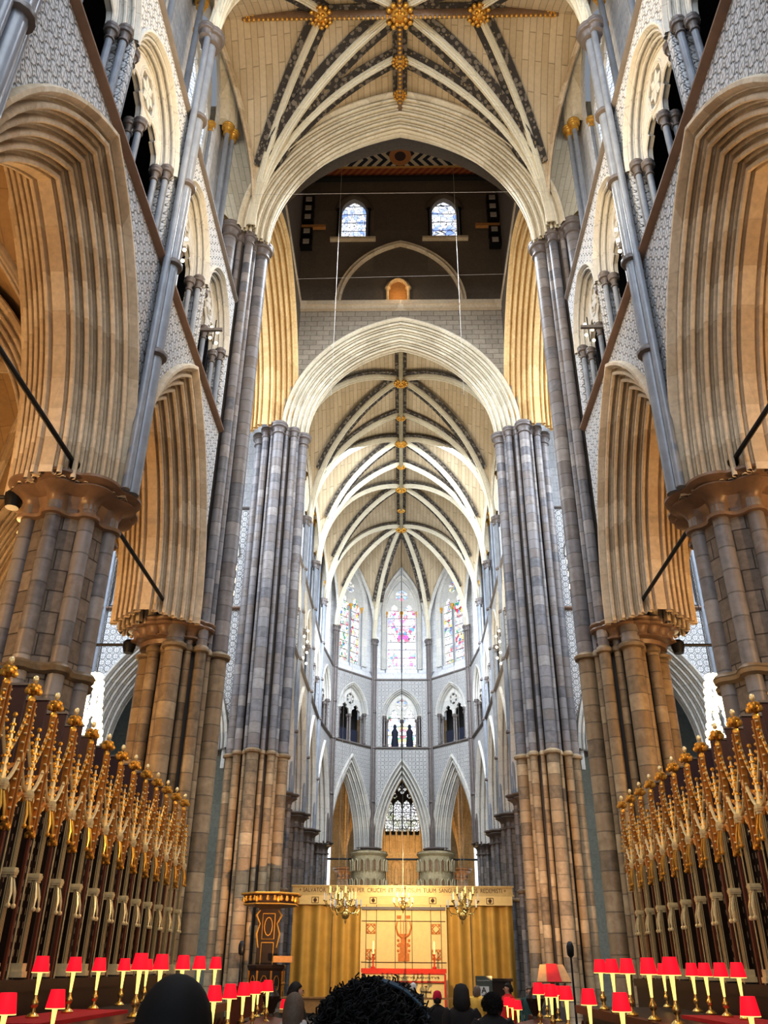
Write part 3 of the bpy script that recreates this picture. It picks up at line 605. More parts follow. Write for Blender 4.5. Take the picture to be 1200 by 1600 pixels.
for i in range(5):
    A,B=AP[i],AP[i+1]; F=frame(A,B,1); L=F.L; w=.2 if i in (1,2,3) else .25; a=L/2-.08-3*w; c=(i==2)
    m=MB(); spandrel(m,F,0,L,ZP,Z1,L/2,a,solve_h(a,3*w,5.7),3*w); S('wall_apse_%d'%(i+1),m,'diaper_small')
    arcade_arch(F,L/2,a,solve_h(a,3*w,5.7),'at the %s'%APN[i],3,w,'grey',ZP,grp='apse arches')
    # gallery
    ta=min(1.38,L/2-.45); zs=17.3; A2=arc(L/2,zs,ta-.3,(19.45-zs-.18)-.3,.3,9); m=MB(); m.grid([[F(x,0,z) for x,z in A2],[F(x,0,Z2) for x,z in A2]])
    for q0,q1 in ((0,A2[0][0]),(A2[-1][0],L)): m.add([F(q0,0,Z1),F(q1,0,Z1),F(q1,0,Z2),F(q0,0,Z2)],[(0,1,2,3)])
    for q_ in (A2[0][0],A2[-1][0]): m.add([F(q_,0,Z1),F(q_,.5,Z1),F(q_,.5,zs),F(q_,0,zs)],[(0,1,2,3)])
    S('wall_apse_gallery_%d'%(i+1),m,'diaper_small'); triforium(F,L/2,ta,'at the '+APN[i],'apse gallery openings',zs=zs,mats=('grey','grey','capgrey','capgrey'))
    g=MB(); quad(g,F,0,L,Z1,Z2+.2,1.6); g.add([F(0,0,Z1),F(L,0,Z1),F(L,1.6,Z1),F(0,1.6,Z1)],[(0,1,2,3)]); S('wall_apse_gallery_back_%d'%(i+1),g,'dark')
    if c:
        WN[0]+=1; g=MB().plate([(L/2-1.0,15.4)]+arc(L/2,17.4,1.0,1.6,0,8)+[(L/2+1.,15.4)],[],.03,F,1.2); S('window_%d'%WN[0],g,'glassA',smooth=False)
        for k_,x in enumerate((-.5,.55)):
            t=thing('statue','dark robed statue silhouetted in the %s light of the central apse gallery opening'%('left' if k_==0 else 'right'),'statue','gallery statues',(x,59.4,15.2))
            MB().lathe([(.22,15.15),(.26,15.5),(.2,16.0),(.25,16.35),(.12,16.55),(.1,16.6),(.13,16.75),(.07,16.88)],(x,59.4,0),10).build('figure','coatb',t)
    else:
        o=MB(); fbox(o,F,L/2-ta+.3,L/2+ta-.3,.6,.64,Z1+.1,Z1+1.1); tag(o.build('gallery_screen','coatb',smooth=False),'dark blue-black parapet screen in the gallery at the '+APN[i],'screen','gallery screens')
    trim(F,0,L,Z1,mat='string_g'); trim(F,0,L,Z2,.14,.1,'string_g')
    # clerestory
    m=MB(); wa=min(1.18,L/2-.55); zb,zw,hw=(20.9,25.5,2.6); quad(m,F,0,L,Z2,zb-.15,0,.5); A2=arc(L/2,zw,wa,hw,0,10); m.grid([[F(x,.5,z) for x,z in A2],[F(x,.5,30.2) for x,z in A2]])
    for q0,q1 in ((-.2,L/2-wa),(L/2+wa,L+.2)): quad(m,F,q0,q1,zb-.15,30.2,.5)
    quad(m,F,L/2-wa,L/2+wa,zb-.15,zb,.5); S('wall_apse_clerestory_%d'%(i+1),m,'wall')
    o=clerestory(F,L/2,wa,zb,zw,hw,.6,'glassB' if c else 'glassA',mat='grey')
    mm=MB(); moulding(mm,F,L/2,zw,wa,hw,[(0,.6),(.0,.35),(.08,.3),(.16,.4),(.24,.3),(.3,.2),(.36,.3)],10,leg=4.6); mm.build('window_arch','grey',o)
for k,(x,y) in enumerate(AP[1:5]):
    nm=['left outer','left inner','right inner','right outer'][k]; px=x*1.12; py=y+.55
    pier(px,py,'at the %s angle of the apse'%nm,zc=ZP,R=.46,rs=.1,zring=4.6,cm='capgrey',grp='apse piers'); dx,dy=(x*-.03,-.1)
    wallshaft(x*.97,y-.1,ZP+.1,22.85,'at the %s angle of the apse'%nm,rings=(11.5,Z1,17.6,Z2),r=.11,dx=.7,dy=.7 if x<0 else -.7,nx=0,mat='capgrey')
# ---- high vaults
ZR=30.0
def quadbay(y0,y1,xs,zs,where,star=False,zr=ZR,first=True,w=.34,xw=6.2,zw=29.2,skip=()):
    yc=(y0+y1)/2; m=MB()
    for sx in (-1,1):
        for ys in (y0,y1):
            S0=(sx*xs,ys,zs); sgn=1 if ys==y0 else -1
            wl=ribpath(S0,(sx*xw,yc,zw)); dg=ribpath(S0,(0,yc,zr)); tr=ribpath(S0,(0,ys,zr)); seq=[wl]
            ds='from the %s %s corner, %s'%('near' if ys==y0 else 'far',SD[sx],where)
            if star:
                p=ribpath(S0,(sx*2.6,yc,zr-.12)); seq.append(p); rib(S0,(sx*2.6,yc,zr-.12),'tierceron rib to the cross ridge '+ds,w*.8)
            seq.append(dg); rib(S0,(0,yc,zr),'diagonal rib '+ds,w)
            if star: p=ribpath(S0,(0,ys+sgn*1.55,zr)); seq.append(p); rib(S0,(0,ys+sgn*1.55,zr),'tierceron rib to the long ridge '+ds,w*.8)
            seq.append(tr)
            if ys not in skip and (sgn==1): rib(S0,(0,ys,zr),'transverse rib on the %s where the %s begins'%(SD[sx],where),w)
            rib(S0,(sx*xw,yc,zw),'slim wall rib '+ds,w*.6,False,mat='warm' if star else 'cream')
            for P,Q in zip(seq,seq[1:]): web(m,P,Q,.3)
    S('ceiling_'+where.replace(' ','_'),m,'vault')
def ridge(a,b,label,w=.1,n=1):
    A=Vector(a); B=Vector(b); t=(B-A).normalized(); lat=t.cross(Vector((0,0,1)))
    m=MB(); m.grid([[A+lat*x*w+Vector((0,0,z)),B+lat*x*w+Vector((0,0,z))] for x,z in ((-1,.1),(-1,-.12),(-.5,-.2),(0,-.26),(.5,-.2),(1,-.12),(1,.1))])
    N=int((B-A).length/.32)
    o=m.build('ridge_rib','cap' if n else 'carvedgrey'); tag(o,label,'ridge rib','ridge ribs'); m=MB()
    if n:
        for k in range(N*2): p=A+t*(k+.5)*.16; m.ball((p.x,p.y,p.z-.2),.07,6,4)
        m.build('gilt_leafwork','gold',o)
    b_=MB(); b_.grid([[A+lat*x*w+Vector((0,0,.12)),B+lat*x*w+Vector((0,0,.12))] for x in (-2.6,2.6)]); b_.build('painted_border','border',o,smooth=False)
def foliage(x,y,z,r,sx,sy,label):
    m=MB(); pts=[(x,y)]
    for k in range(9):
        a=PI/2*k/8; rr=r*(1+.12*(k%2)); m.add([(x,y,z),(x+sx*rr*cos(PI/2*k/9),y+sy*rr*sin(PI/2*k/9),z),(x+sx*rr*cos(PI/2*(k+1)/9),y+sy*rr*sin(PI/2*(k+1)/9),z)],[(0,1,2)])
    return m
quadbay(YQ[2],19.6,4.95,ZS+.15,'quire vault bay beside crossing',True,w=.3)
quadbay(YQ[1],YQ[2],4.95,ZS+.15,'overhead quire bay',True,w=.3,skip=(YQ[1],))
ym=(YQ[2]+19.6)/2
ridge((-5.3,ym,ZR-.2),(5.3,ym,ZR-.2),'gilded cross ridge rib of the quire vault near the top of the view'); ridge((0,YQ[2],ZR-.2),(0,19.9,ZR-.2),'gilded long ridge rib of the quire vault')
for x,y,r,nm in ((0,ym,.55,'largest gilded boss where the quire ridge ribs cross'),(-2.65,ym,.46,'gilded boss left of the largest quire boss on the cross ridge'),(2.65,ym,.46,'gilded boss right of the largest quire boss on the cross ridge'),(0,18.02,.32,'small gilded boss just past the largest on the quire long ridge'),(0,19.3,.28,'small gilded boss touching the top of the near crossing arch'),(-5.1,ym,.24,'gilded boss at the left wall end of the quire cross ridge'),(5.1,ym,.24,'gilded boss at the right wall end of the quire cross ridge')): boss(x,y,ZR-.3,r,nm)
PB=[33.3,39.8,45.2,51.0]
for i in range(3): quadbay(PB[i],PB[i+1],4.95,22.9,'%s presbytery vault bay'%ORD[i],skip=(PB[0],),w=.3,xw=5.95)
ridge((0,32.6,ZR-.1),(0,53.9,ZR-.1),'pale ridge rib running the length of the presbytery vault',.12,0)
for k,(y,r) in enumerate(((36.5,.42),(39.8,.3),(42.5,.42),(45.2,.3),(48.1,.4),(51.0,.3),(53.9,.42))): boss(0,y,ZR-.25,r,'gilded roof boss, %s from the crossing along the presbytery ridge'%(ORD+['fifth','sixth','seventh'])[k],'presbytery roof bosses')
# apse ribs
SPR=[(-4.95,51.0),(-4.55,55.35),(-1.95,58.15),(1.95,58.15),(4.55,55.35),(4.95,51.0)]; m=MB(); cen=(0,53.9,ZR)
for i,(x,y) in enumerate(SPR):
    rib((x,y,22.9),cen,'cream rib from the %s meeting at the last boss'%['far left presbytery shaft','left outer apse angle','left inner apse angle','right inner apse angle','right outer apse angle','far right presbytery shaft'][i],.3)
    if i<5:
        x2,y2=SPR[i+1]; mx,my=(AP[i][0]+AP[i+1][0])/2,(AP[i][1]+AP[i+1][1])/2; mx+=(mx)*.08; my+=.3
        for sx,sy in ((x,y),(x2,y2)):
            P=ribpath((sx,sy,22.9),cen); Q=ribpath((sx,sy,22.9),(mx,my,28.9)); web(m,P,Q,.3)
            rib((sx,sy,22.9),(mx,my,28.9),'grey wall rib of the %s, %s half'%(APN[i],'first' if sx==x and sy==y else 'second'),.2,False,'apse wall ribs','grey')
for sx in (-1,1): web(m,ribpath((sx*4.95,51.0,22.9),(0,51.0,ZR)),ribpath((sx*4.95,51.0,22.9),cen),.3)
S('ceiling_apse',m,'vault')
# ---- beyond the apse: chapel wall, window, ambulatory ribs, chantry turrets
m=MB(); m.add([(-12,70,0),(12,70,0),(12,70,20),(-12,70,20)],[(0,1,2,3)]); S('wall_chapel_east',m,'carved'); FC=frame((-5,69.5),(5,69.5),1)
WN[0]+=1; m=MB(); Ls=[lancet(5+dx,.62,11.05,12.9,.5,False) for dx in (-1.05,-.35,.35,1.05)]; m.plate([(3.5,10.8)]+arc(5,12.9,1.5,2.2,0,8)+[(6.5,10.8)],Ls+[foil(5,14.25,.18,.2,4),foil(4.4,13.75,.1,.13,4),foil(5.6,13.75,.1,.13,4)],.12,FC,0); o=S('window_%d'%WN[0],m,'iron')
MB().plate([(3.5,10.8)]+arc(5,12.9,1.5,2.2,0,8)+[(6.5,10.8)],[],.03,FC,.12).build('glass','glassG',o,smooth=False)
t=thing('carved_reredos','honey-coloured carved stone screen of niches seen through the central apse arch','screen',loc=(0,67,.15)); MB().box(-2.7,2.7,67,67.6,.15,10.4).build('wall_panel','carved',t,smooth=False)
FR=frame((-2.7,67),(2.7,67),1)
for r,z in enumerate((4.6,7.0)):
    for k in range(6):
        m=MB(); c=.45+.9*k; moulding(m,FR,c,z+1.25,.26,.42,[(0,0),(0,-.12),(.07,-.2),(.13,-.1)],6,leg=1.1); m.build('niche_arch','carved',t)
        MB().lathe([(.14,z),(.17,z+.5),(.12,z+.9),(.15,z+1.05),(.07,z+1.15),(.09,z+1.28),(.03,z+1.36)],(-2.7+c,66.85,0),8).build('niche_figure','carved',t)
m=MB()
for k in range(13): x=-2.7+.45*k; m.lathe([(.07,9.2),(.07,10.2),(.11,10.3),(.02,10.9)],(x,66.9,0),6)
m.build('cresting','carved',t)
for sd in (-1,1):
    t=thing('chantry_turret','round carved stone turret with tracery niches on the %s behind the altar screen'%SD[sd],'turret','chantry turrets',(sd*2.15,57.3,2))
    MB().lathe([(1.12,2),(1.12,7.85),(1.2,7.92),(1.24,8.0),(1.18,8.06),(1.2,8.12),(.6,8.15)],(sd*2.15,57.3,0),16).build('drum','carvedgrey',t)
    for zz,hh in ((6.95,.75),(5.7,.95)):
        for k in range(9):
            a=PI+PI*(k+.5)/9; c=(sd*2.15+1.14*cos(a),57.3+1.14*sin(a)); ta=(-sin(a),cos(a)); Fk=frame((c[0]-ta[0]*.13,c[1]-ta[1]*.13),(c[0]+ta[0]*.13,c[1]+ta[1]*.13),-1)
            m=MB(); Ff=lambda s_,d,z,c=c,ta=ta,a=a:(c[0]+ta[0]*s_-cos(a)*d,c[1]+ta[1]*s_-sin(a)*d,z)
            moulding(m,Ff,0,zz+hh*.6,.09,.2,[(0,.0),(0,-.06),(.04,-.09),(.07,-.02)],4,leg=hh*.6); m.build('niche',  'carvedgrey',t); MB().plate([(-.1,zz)]+arc(0,zz+hh*.6,.1,.2,0,3)+[(.1,zz)],[],.01,Ff,-.015).build('niche_shadow','cap',t)
    # ambulatory ribs fanning
    for j,(bx,by) in enumerate(((4.1,63.0),)):
        for k in range(6):
            a=PI*(.15+.17*k)+PI; ex,ey=sd*bx+sd*2.6*cos(a),by+2.0*sin(a)
            rib((sd*bx,by,7.6),(ex,ey,13.8),'honey-coloured rib %s of the fan behind the %s apse arch'%(['one','two','three','four','five','six'][k],SD[sd]),.22,False,'ambulatory fan ribs','carved',12)
        pier(sd*bx,by,'behind the %s canted apse arch'%SD[sd],zc=7.6,R=.35,rs=.07,zring=0,cm='cap',grp='ambulatory piers')
    WN[0]+=1; m=MB(); m.add([(sd*5.15,64,4.2),(sd*6.2,64,4.2),(sd*6.2,64,11.5),(sd*5.15,64,11.5)],[(0,1,2,3)]); S('window_%d'%WN[0],m,'sky',smooth=False)
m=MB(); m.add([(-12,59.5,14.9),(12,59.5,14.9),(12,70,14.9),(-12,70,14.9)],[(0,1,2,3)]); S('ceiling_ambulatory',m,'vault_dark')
m=MB().tube([(-5,57.6,7.75),(5,57.6,7.75)],.06,8); tag(m.build('iron_beam','iron'),'black beam crossing the apse arches above the altar screen','beam')
# ---- floor
m=MB(); m.box(-14,14,-3,36,-.3,0); S('floor',m,'floor',smooth=False); m=MB(); m.box(-12,12,36,71,-.3,.15); S('floor_sanctuary',m,'floor',smooth=False); m=MB()
m.box(-27,-14,19,36,-.3,-.0); m.box(14,27,19,36,-.3,0); S('floor_transepts',m,'floor',smooth=False)
# wires
for a,b,l in (((-2.55,24.5,41),(-2.55,24.5,20),'thin vertical wire hanging left of centre in the crossing'),((2.3,24.5,41),(2.3,24.5,20),'thin vertical wire hanging right of centre in the crossing'),((-5.2,19.2,24.4),(5.2,19.2,24.4),'thin wire stretched level across the near crossing arch'),((-4.8,28,29.2),(4.8,28,29.4),'thin wire stretched level across the middle of the crossing'),((0,53.9,29.6),(0,53.9,9),'dark cable hanging from the last roof boss down the apse')):
    tag(MB().tube([a,b],.007 if a[1]<50 else .022,4).build('hanging_wire','cable' if a[1]<50 else 'iron'),l,'wire','hanging wires')
# ================================================================== FURNISHINGS
# ---- choir stall canopies
def canopy(root,sx=1):
    """one bay of gilded stall canopy; front faces +x"""
    L=.695
    m=MB(); m.box(-.03,.03,-.028,.028,3.0,4.36); fin=m.build('canopy_fin','wood_red',root,smooth=False)
    g=MB()
    for s in (-1,1): g.box(-.02,.045,s*.04-.014,s*.04+.014,3.02,4.36)
    g.build('gilt_edge','goldor',fin,smooth=False)
    c=MB()
    for k in range(13):
        z=3.1+k*.1
        for s in (-1,1): c.ball((0.03+.012*(k%2),s*.068,z+.02*s),.021,6,4,(1,1.3,.7))
    c.build('crocket','gold_cream',fin)
    f=MB(); f.lathe([(.03,4.34),(.045,4.38),(.03,4.42)],(0,0,0),8)
    for k in range(6):
        a=PI*k/3; f.ball((.07*cos(a),.07*sin(a),4.47+.03*(k%2)),.042,6,4); f.ball((.05*cos(a+.5),.05*sin(a+.5),4.54),.03,6,4)
    f.ball((0,0,4.5),.06,8,5); fi=f.build('finial','gold',root); MB().ball((0,0,4.63),.034,8,6,(1,1,1.4)).build('finial_bud','gold_cream',fi)
    # gable legs sweeping out and down to the pinnacles, ogee ribs and cusps
    for s in (-1,1):
        leg=[(.0,s*(.03+.30*(t**1.7)),4.3-.62*t) for t in [i/8 for i in range(9)]]
        gr=MB().tube(leg,.02,5).build('gable_rib','gold_cream',root)
        c=MB()
        for p in leg[1:]: c.ball((p[0]+.02,p[1]+s*.035,p[2]+.02),.024,6,4)
        c.build('crocket','gold',gr)
        og=[(.02,s*.33*(1-t)**1.0,3.42+.36*t+.10*sin(PI*t)*-1+.0) for t in [i/8 for i in range(9)]]
        MB().tube(og,.024,6).build('ogee_rib','gold_cream',root)
        in_=[(-.02,s*.31*cos(PI/2*t),3.40-.0+.28*sin(PI/2*t)*(1) -.0) for t in [i/8 for i in range(9)]]
        MB().tube([(x,y,z-.04) for x,y,z in in_],.026,6).build('inner_arch','goldor',root)
        cu=[(.0,s*(.31-.27*t),3.32-.26*t+.16*sin(PI*t)) for t in [i/8 for i in range(9)]]
        MB().tube(cu,.03,6).build('cusped_rib','goldor',root)
        ci=[(0,s*(.17+.07*cos(2*PI*t)),3.36+.07*sin(2*PI*t)) for t in [i/10 for i in range(11)]]
        MB().tube(ci,.014,5).build('tracery_ring','gold_cream',root)
    p=MB(); p.ball((0,0,3.02),.05,8,5)
    for k in range(6): a=PI*k/3; p.ball((.045*cos(a),.045*sin(a),2.98+.03*(k%2)),.026,6,4)
    p.ball((0,0,2.92),.022,6,4); p.build('pendant','gold',root)
    MB().box(-.01,.02,-.026,.026,1.3,2.95).build('post','wood_red',root,smooth=False)
    MB().box(.0,.012,.12,.135,1.3,3.2).build('bead','gold_cream',root,smooth=False)
    # pilaster at half bay
    y=L/2
    pil=MB().box(.0,.04,y-.042,y+.042,1.62,3.36).build('pilaster','goldpale',root,smooth=False)
    q=MB()
    for z,h in ((3.32,.11),(2.52,.1)):
        for i,(w,a,b) in enumerate(((.04,0,.3),(.05,.3,.5),(.056,.5,.8),(.046,.8,1))): q.box(-.045-w*.3,.055+w*.5,y-w,y+w,z+h*a,z+h*b)
    q.box(-.06,.1,y-.07,y+.07,1.56,1.62); q.box(-.05,.085,y-.058,y+.058,1.62,1.7); q.build('pilaster_capital','gold_cream',pil,smooth=False)
    for zz in (3.32,2.52):
        for s in (-1,1):
            b=MB().tube([(.05,y+s*.03,zz),(.085,y+s*.05,zz-.15),(.09,y+s*.07,zz-.26)],[.014,.02,.012],5); b.ball((.09,y+s*.07,zz-.28),.03,6,4); b.build('capital_bracket','gold' if zz>3 else 'gold_cream',pil)
    n=MB(); n.lathe([(.045,3.43),(.05,3.5),(.035,3.54),(.03,3.85),(.012,4.08)],(.01,y,0),6); pn=n.build('pinnacle','gold_cream',root)
    c=MB()
    for k in range(7):
        z=3.5+k*.085
        for a in (0,PI/2,PI,1.5*PI): c.ball((.01+(.05-.005*k)*cos(a),y+(.05-.005*k)*sin(a),z),.019,5,3)
    c.ball((.01,y,4.12),.03,6,4); c.build('pinnacle_crocket','gold',pn)
    MB().box(-.62,-.42,-L/2,L/2,.9,3.55).build('seat_back','stall_back',root,smooth=False)
    MB().box(-.42,-.3,-.03,.03,.9,3.3).build('stall_divider','wood',root,smooth=False)
    MB().box(-.2,.1,-L/2,L/2,1.42,1.54).build('base_rail','wood',root,smooth=False); MB().box(-.1,.06,-L/2,L/2,.6,1.42).build('base_panel','wood',root,smooth=False)
    MB().box(-1.45,-.55,.30,.345,.6,4.86).build('backing_partition','panel',root,smooth=False); MB().box(-1.47,-.53,.285,.36,4.86,4.89).build('partition_cap','string_g',root,smooth=False)
t_=NT('stall_back'); x_,p_=t_.pos(); a_=t_.M('ABSOLUTE',t_.M('SUBTRACT',t_.M('FRACT',t_.M('DIVIDE',x_[1],.1159)),.5)); d_=t_.M('FRACT',t_.M('MULTIPLY',x_[2],6.5))
f_m=t_.M('MULTIPLY',t_.M('LESS_THAN',a_,.09),t_.M('GREATER_THAN',d_,.5)); MT['stall_back']=t_.fin(t_.mix(f_m,(.02,.01,.008),(.62,.52,.38)),.5)
NUM=['first','second','third','fourth','fifth','sixth','seventh','eighth','ninth','tenth','eleventh','twelfth','thirteenth','fourteenth','fifteenth','sixteenth']
proto=None
for sd in (-1,1):
    for k in range(15):
        y=7.33+.695*k; lab='gilded crocketed stall canopy, %s from the crossing on the %s'%(NUM[14-k],SD[sd])
        if proto is None:
            proto=thing('stall_canopy',lab,'choir stall','gilded canopies of the choir stalls'); canopy(proto); bpy.context.view_layer.update(); proto.location=(-4.3,y,0)
        else: copy_tree(proto,(sd*4.3,y,0),lab,0 if sd<0 else PI)
# ---- desks
def wedge(x0,x1,y0,y1,z0,z1,mat,name,parent,sl=0):
    m=MB(); m.add([(x0,y0,z0),(x1,y0,z0),(x1,y1,z0),(x0,y1,z0),(x0,y0,z1),(x1,y0,z1-sl),(x1,y1,z1-sl),(x0,y1,z1)],[(0,3,2,1),(4,5,6,7),(0,1,5,4),(1,2,6,5),(2,3,7,6),(3,0,4,7)]); return m.build(name,mat,parent,smooth=False)
for sd in (-1,1):
    t=thing('choir_desk','long dark oak back desk with red cushion strip and lamps, on the %s'%SD[sd],'desk','long choir desks',(sd*3.2,9,0))
    X=lambda a,b:tuple(sorted((sd*a,sd*b)))
    MB().box(*X(2.62,3.95),8.5,14.3,1.14,1.2).build('desk_top','wood',t,smooth=False); MB().box(*X(2.62,3.95),5.4,8.5,.95,1.0).build('desk_top','wood',t,smooth=False); MB().box(*X(2.66,2.8),5.4,14.3,.0,.95).build('lower_panel','wood',t,smooth=False); MB().box(*X(2.66,2.8),8.5,14.3,.95,1.14).build('front_panel','wood',t,smooth=False); MB().box(*X(2.55,2.68),8.5,14.3,1.12,1.22).build('edge_moulding','wood_red',t,smooth=False)
    MB().box(*X(3.2,3.85),8.5,11.2,1.2,1.235).build('red_cushion','redcloth',t,smooth=False); MB().box(*X(3.0,5.2),6.4,18,0,.6).build('platform','wood',t,smooth=False)
    m=MB()
    for k in range(18):
        y=8.5+.32*k; m.tube([(sd*2.63,y,.2),(sd*2.6,y,.8),(sd*2.6,y+.08,.95),(sd*2.6,y+.16,1.02),(sd*2.6,y+.24,.95),(sd*2.6,y+.32,.8)],.018,5)
    m.build('blind_arcade','wood_red',t)
    t=thing('choir_desk','lower dark oak front desk with sloping book rest and lamps, on the %s'%SD[sd],'desk','long choir desks',(sd*1.9,10,0))
    MB().box(*X(1.72,2.15),7.6,14.2,.93,.98).build('desk_top','wood',t,smooth=False); MB().box(*X(1.6,2.2),6.3,7.5,.0,.5).build('low_bench','wood',t,smooth=False); MB().box(*X(1.75,1.85),7.6,14.2,0,.93).build('front_panel','wood',t,smooth=False)
    m=MB(); m.add([(sd*1.66,7.6,.99),(sd*1.66,14.2,.99),(sd*2.0,14.2,1.06),(sd*2.0,7.6,1.06)],[(0,1,2,3)]); m.build('book_rest','wood_red',t,smooth=False)
    for y in (5.4,10.2,14.2):
        e_=MB(); prof=[(.06,0),(.06,.9),(.09,1.0),(.05,1.08),(.1,1.2),(.13,1.3),(.07,1.38),(.03,1.45)]; e_.lathe(prof,(sd*1.95,y,0),8); 
        for q in range(6): e_.ball((sd*1.95+.09*cos(q),y+.09*sin(q),1.28),.04,6,4)
        e_.build('carved_bench_end','wood',t) if y>14 else None
    t=thing('choir_desk','short low oak desk end holding small lamps near the crossing, on the %s'%SD[sd],'desk','low choir desks',(sd*1.95,16.8,0))
    MB().box(*X(1.6,2.5),15.2,18.2,.66,.7).build('desk_top','wood_red',t,smooth=False); MB().box(*X(2.35,2.6),15.2,18.2,0,.93).build('raised_shelf','wood',t,smooth=False); MB().box(*X(1.65,1.72),15.2,18.2,0,.66).build('front_panel','wood',t,smooth=False)
    o=MB().add([(sd*2.66,9.2,1.2),(sd*2.62,9.9,1.2),(sd*2.5,9.9,1.02),(sd*2.56,9.35,1.04)],[(0,1,2,3)]).build('service_card','wood_l',None,smooth=False); tag(o,'tan card hanging over the edge of the %s back desk'%SD[sd],'card','cards on the desks')
o=MB(); o.lathe([(.16,0),(.17,.7),(.12,1.0),(.2,1.15),(.26,1.35),(.2,1.5),(.1,1.6),(.05,1.66)],(-3.3,7.0,0),10)
for q in range(22): o.ball((-3.3+.2*cos(q*2.4),7.0+.2*sin(q*2.4),1.15+.022*q),.07,6,4)
tag(o.build('carved_bench_end','wood'),'dark carved foliate bench end at the near end of the left back desk','bench end')
# ---- lamps
def lamp(root,h=.5):
    MB().lathe([(.06,0),(.065,.015),(.05,.03),(.02,.05),(.018,.08),(.034,.1),(.036,.13),(.018,.16),(.016,.19)],(0,0,0),10).build('brass_base','brass',root)
    MB().lathe([(.013,.19),(.016,.25),(.025,h-.1),(.024,h-.09)],(0,0,0),8).build('candle_stem','candle',root)
    MB().lathe([(.078,h-.12),(.080,h-.11),(.058,h+.02),(.056,h+.02)],(0,0,0),16).build('lamp_shade','red',root); MB().lathe([(.081,h-.125),(.081,h-.118),(.079,h-.118)],(0,0,0),16).build('shade_trim','candle',root)
LP=[]
def rowpos(sd,rows,x,zb,nm):
    for i,y in enumerate(rows): LP.append((sd*x,y,zb,'red-shaded candle lamp, %s in the %s row of the %s desks'%(NUM[i]+(' from the viewer'),nm,SD[sd])))
rowpos(-1,[9.3,10.25,11.1,12.1,13.2],3.58,1.235,'back'); rowpos(-1,[9.75,10.6,11.65,12.6,13.7],2.72,1.22,'tall outer'); rowpos(-1,[9.55,10.4,11.3,12.1,13.3],1.88,1.0,'front')
rowpos(1,[10.2,10.75,11.3,11.8,13.1],3.58,1.235,'back'); rowpos(1,[9.3,10.15,11.1,11.9,12.6],2.62,1.22,'tall outer'); rowpos(1,[8.2,9.6,10.9,12.,13.1],1.85,1.0,'front')
rowpos(-1,[15.9,17.4,17.6],1.95,.7,'low'); rowpos(1,[16.4,17.2,18.],1.95,.7,'low'); rowpos(-1,[16.2,17.],2.45,.93,'far'); rowpos(1,[15.9,17.1],2.55,.93,'far')
LP+=[(-2.9,7.0,1.0,'red-shaded candle lamp nearest the viewer on the left near desk'),(-2.9,8.0,1.0,'red-shaded candle lamp second on the left near desk'),(2.78,7.8,1.0,'red-shaded candle lamp alone on the right near desk'),(-1.88,7.0,.5,'low red-shaded lamp cut by the bottom edge on the left'),(1.88,7.2,.5,'low red-shaded lamp cut by the bottom edge on the right')]
lp=None
for x,y,z,lab in LP:
    hs={'tall':1.12,'back':1.02,'fron':1.0}.get((lab+' in the x').split(' in the ')[1][:4],.98)
    if lp is None: lp=thing('desk_lamp',lab,'lamp','red-shaded lamps on the choir desks'); lamp(lp); bpy.context.view_layer.update(); lp.location=(x,y,z); lp.scale=(hs,hs,hs); continue
    copy_tree(lp,(x,y,z),lab,0,(hs,hs,hs))
# ---- altar screen
ys=41.0
m=MB(); m.box(-4.95,4.95,ys-.1,ys+.1,4.52,4.86); m.box(-5.0,5.0,ys-.16,ys+.12,4.84,4.9); m.box(-5.0,5.0,ys-.14,ys+.12,4.47,4.53); t=thing('altar_screen','wide gold curtained screen with lettered rail behind the altar','screen',loc=(0,ys,0)); m.build('inscription_rail','screenband',t,smooth=False)
def curt(x0,x1,name,mat,lab,y=ys,amp=.15,per=.7,zt=4.5,zb=.15,ph=0):
    rows=[]
    for z in [zb+(zt-zb)*i/6 for i in range(7)]:
        g=(1-(z-zb)/(zt-zb))*.6+.4; N=int((x1-x0)/.06); rows.append([(x0+(x1-x0)*k/N,y+amp*g*(sin((x0+(x1-x0)*k/N)*2*PI/per+ph)+.5*sin((x0+(x1-x0)*k/N)*2*PI/per*.43+1)),z) for k in range(N+1)])
    o=MB().grid(rows).build(name,mat,t,ang=80); return o
curt(-4.9,-3.15,'curtain','curtain','',ph=.4); curt(-3.1,-1.85,'curtain','curtain','',per=.62); curt(1.95,3.0,'curtain','curtain','',per=.7,ph=1); curt(3.05,4.9,'curtain','curtain','',per=.6)
MB().box(-4.9,4.9,ys-.2,ys-.17,4.1,4.47).build('valance','curtain2',t,smooth=False)
MB().box(-1.85,1.95,ys-.17,ys-.13,.15,4.2).build('dossal_panel','curtain2',t,smooth=False)
def text(s,size,loc,rx,mat,parent,name,width=None,ext=.004):
    c=bpy.data.curves.new('txt','FONT'); c.body=s; c.size=size; c.extrude=ext; c.align_x='CENTER'; c.align_y='CENTER'; o=bpy.data.objects.new('txt',c); COL.objects.link(o); bpy.context.view_layer.update()
    me=bpy.data.meshes.new_from_object(o.evaluated_get(bpy.context.evaluated_depsgraph_get())); xs=[v.co.x for v in me.vertices]; W=max(xs)-min(xs); k=(width/W) if width else 1
    vs=[(loc[0]+v.co.x*k,loc[1]-v.co.z,loc[2]+v.co.y) for v in me.vertices]; fs=[tuple(p.vertices) for p in me.polygons]; bpy.data.objects.remove(o); b=MB().add(vs,fs); return b.build(name,mat,parent,smooth=False)
text('+ SALVATOR  MUNDI  QUI  PER  CRUCEM  ET  PRETIOSUM  TUUM  SANGUINEM  NOS  REDEMISTI +',.25,(0,ys-.11,4.69),0,'dkline',t,'lettering',9.3)
m=MB(); b=lambda x0,x1,z0,z1:m.box(x0,x1,ys-.185,ys-.165,z0,z1)
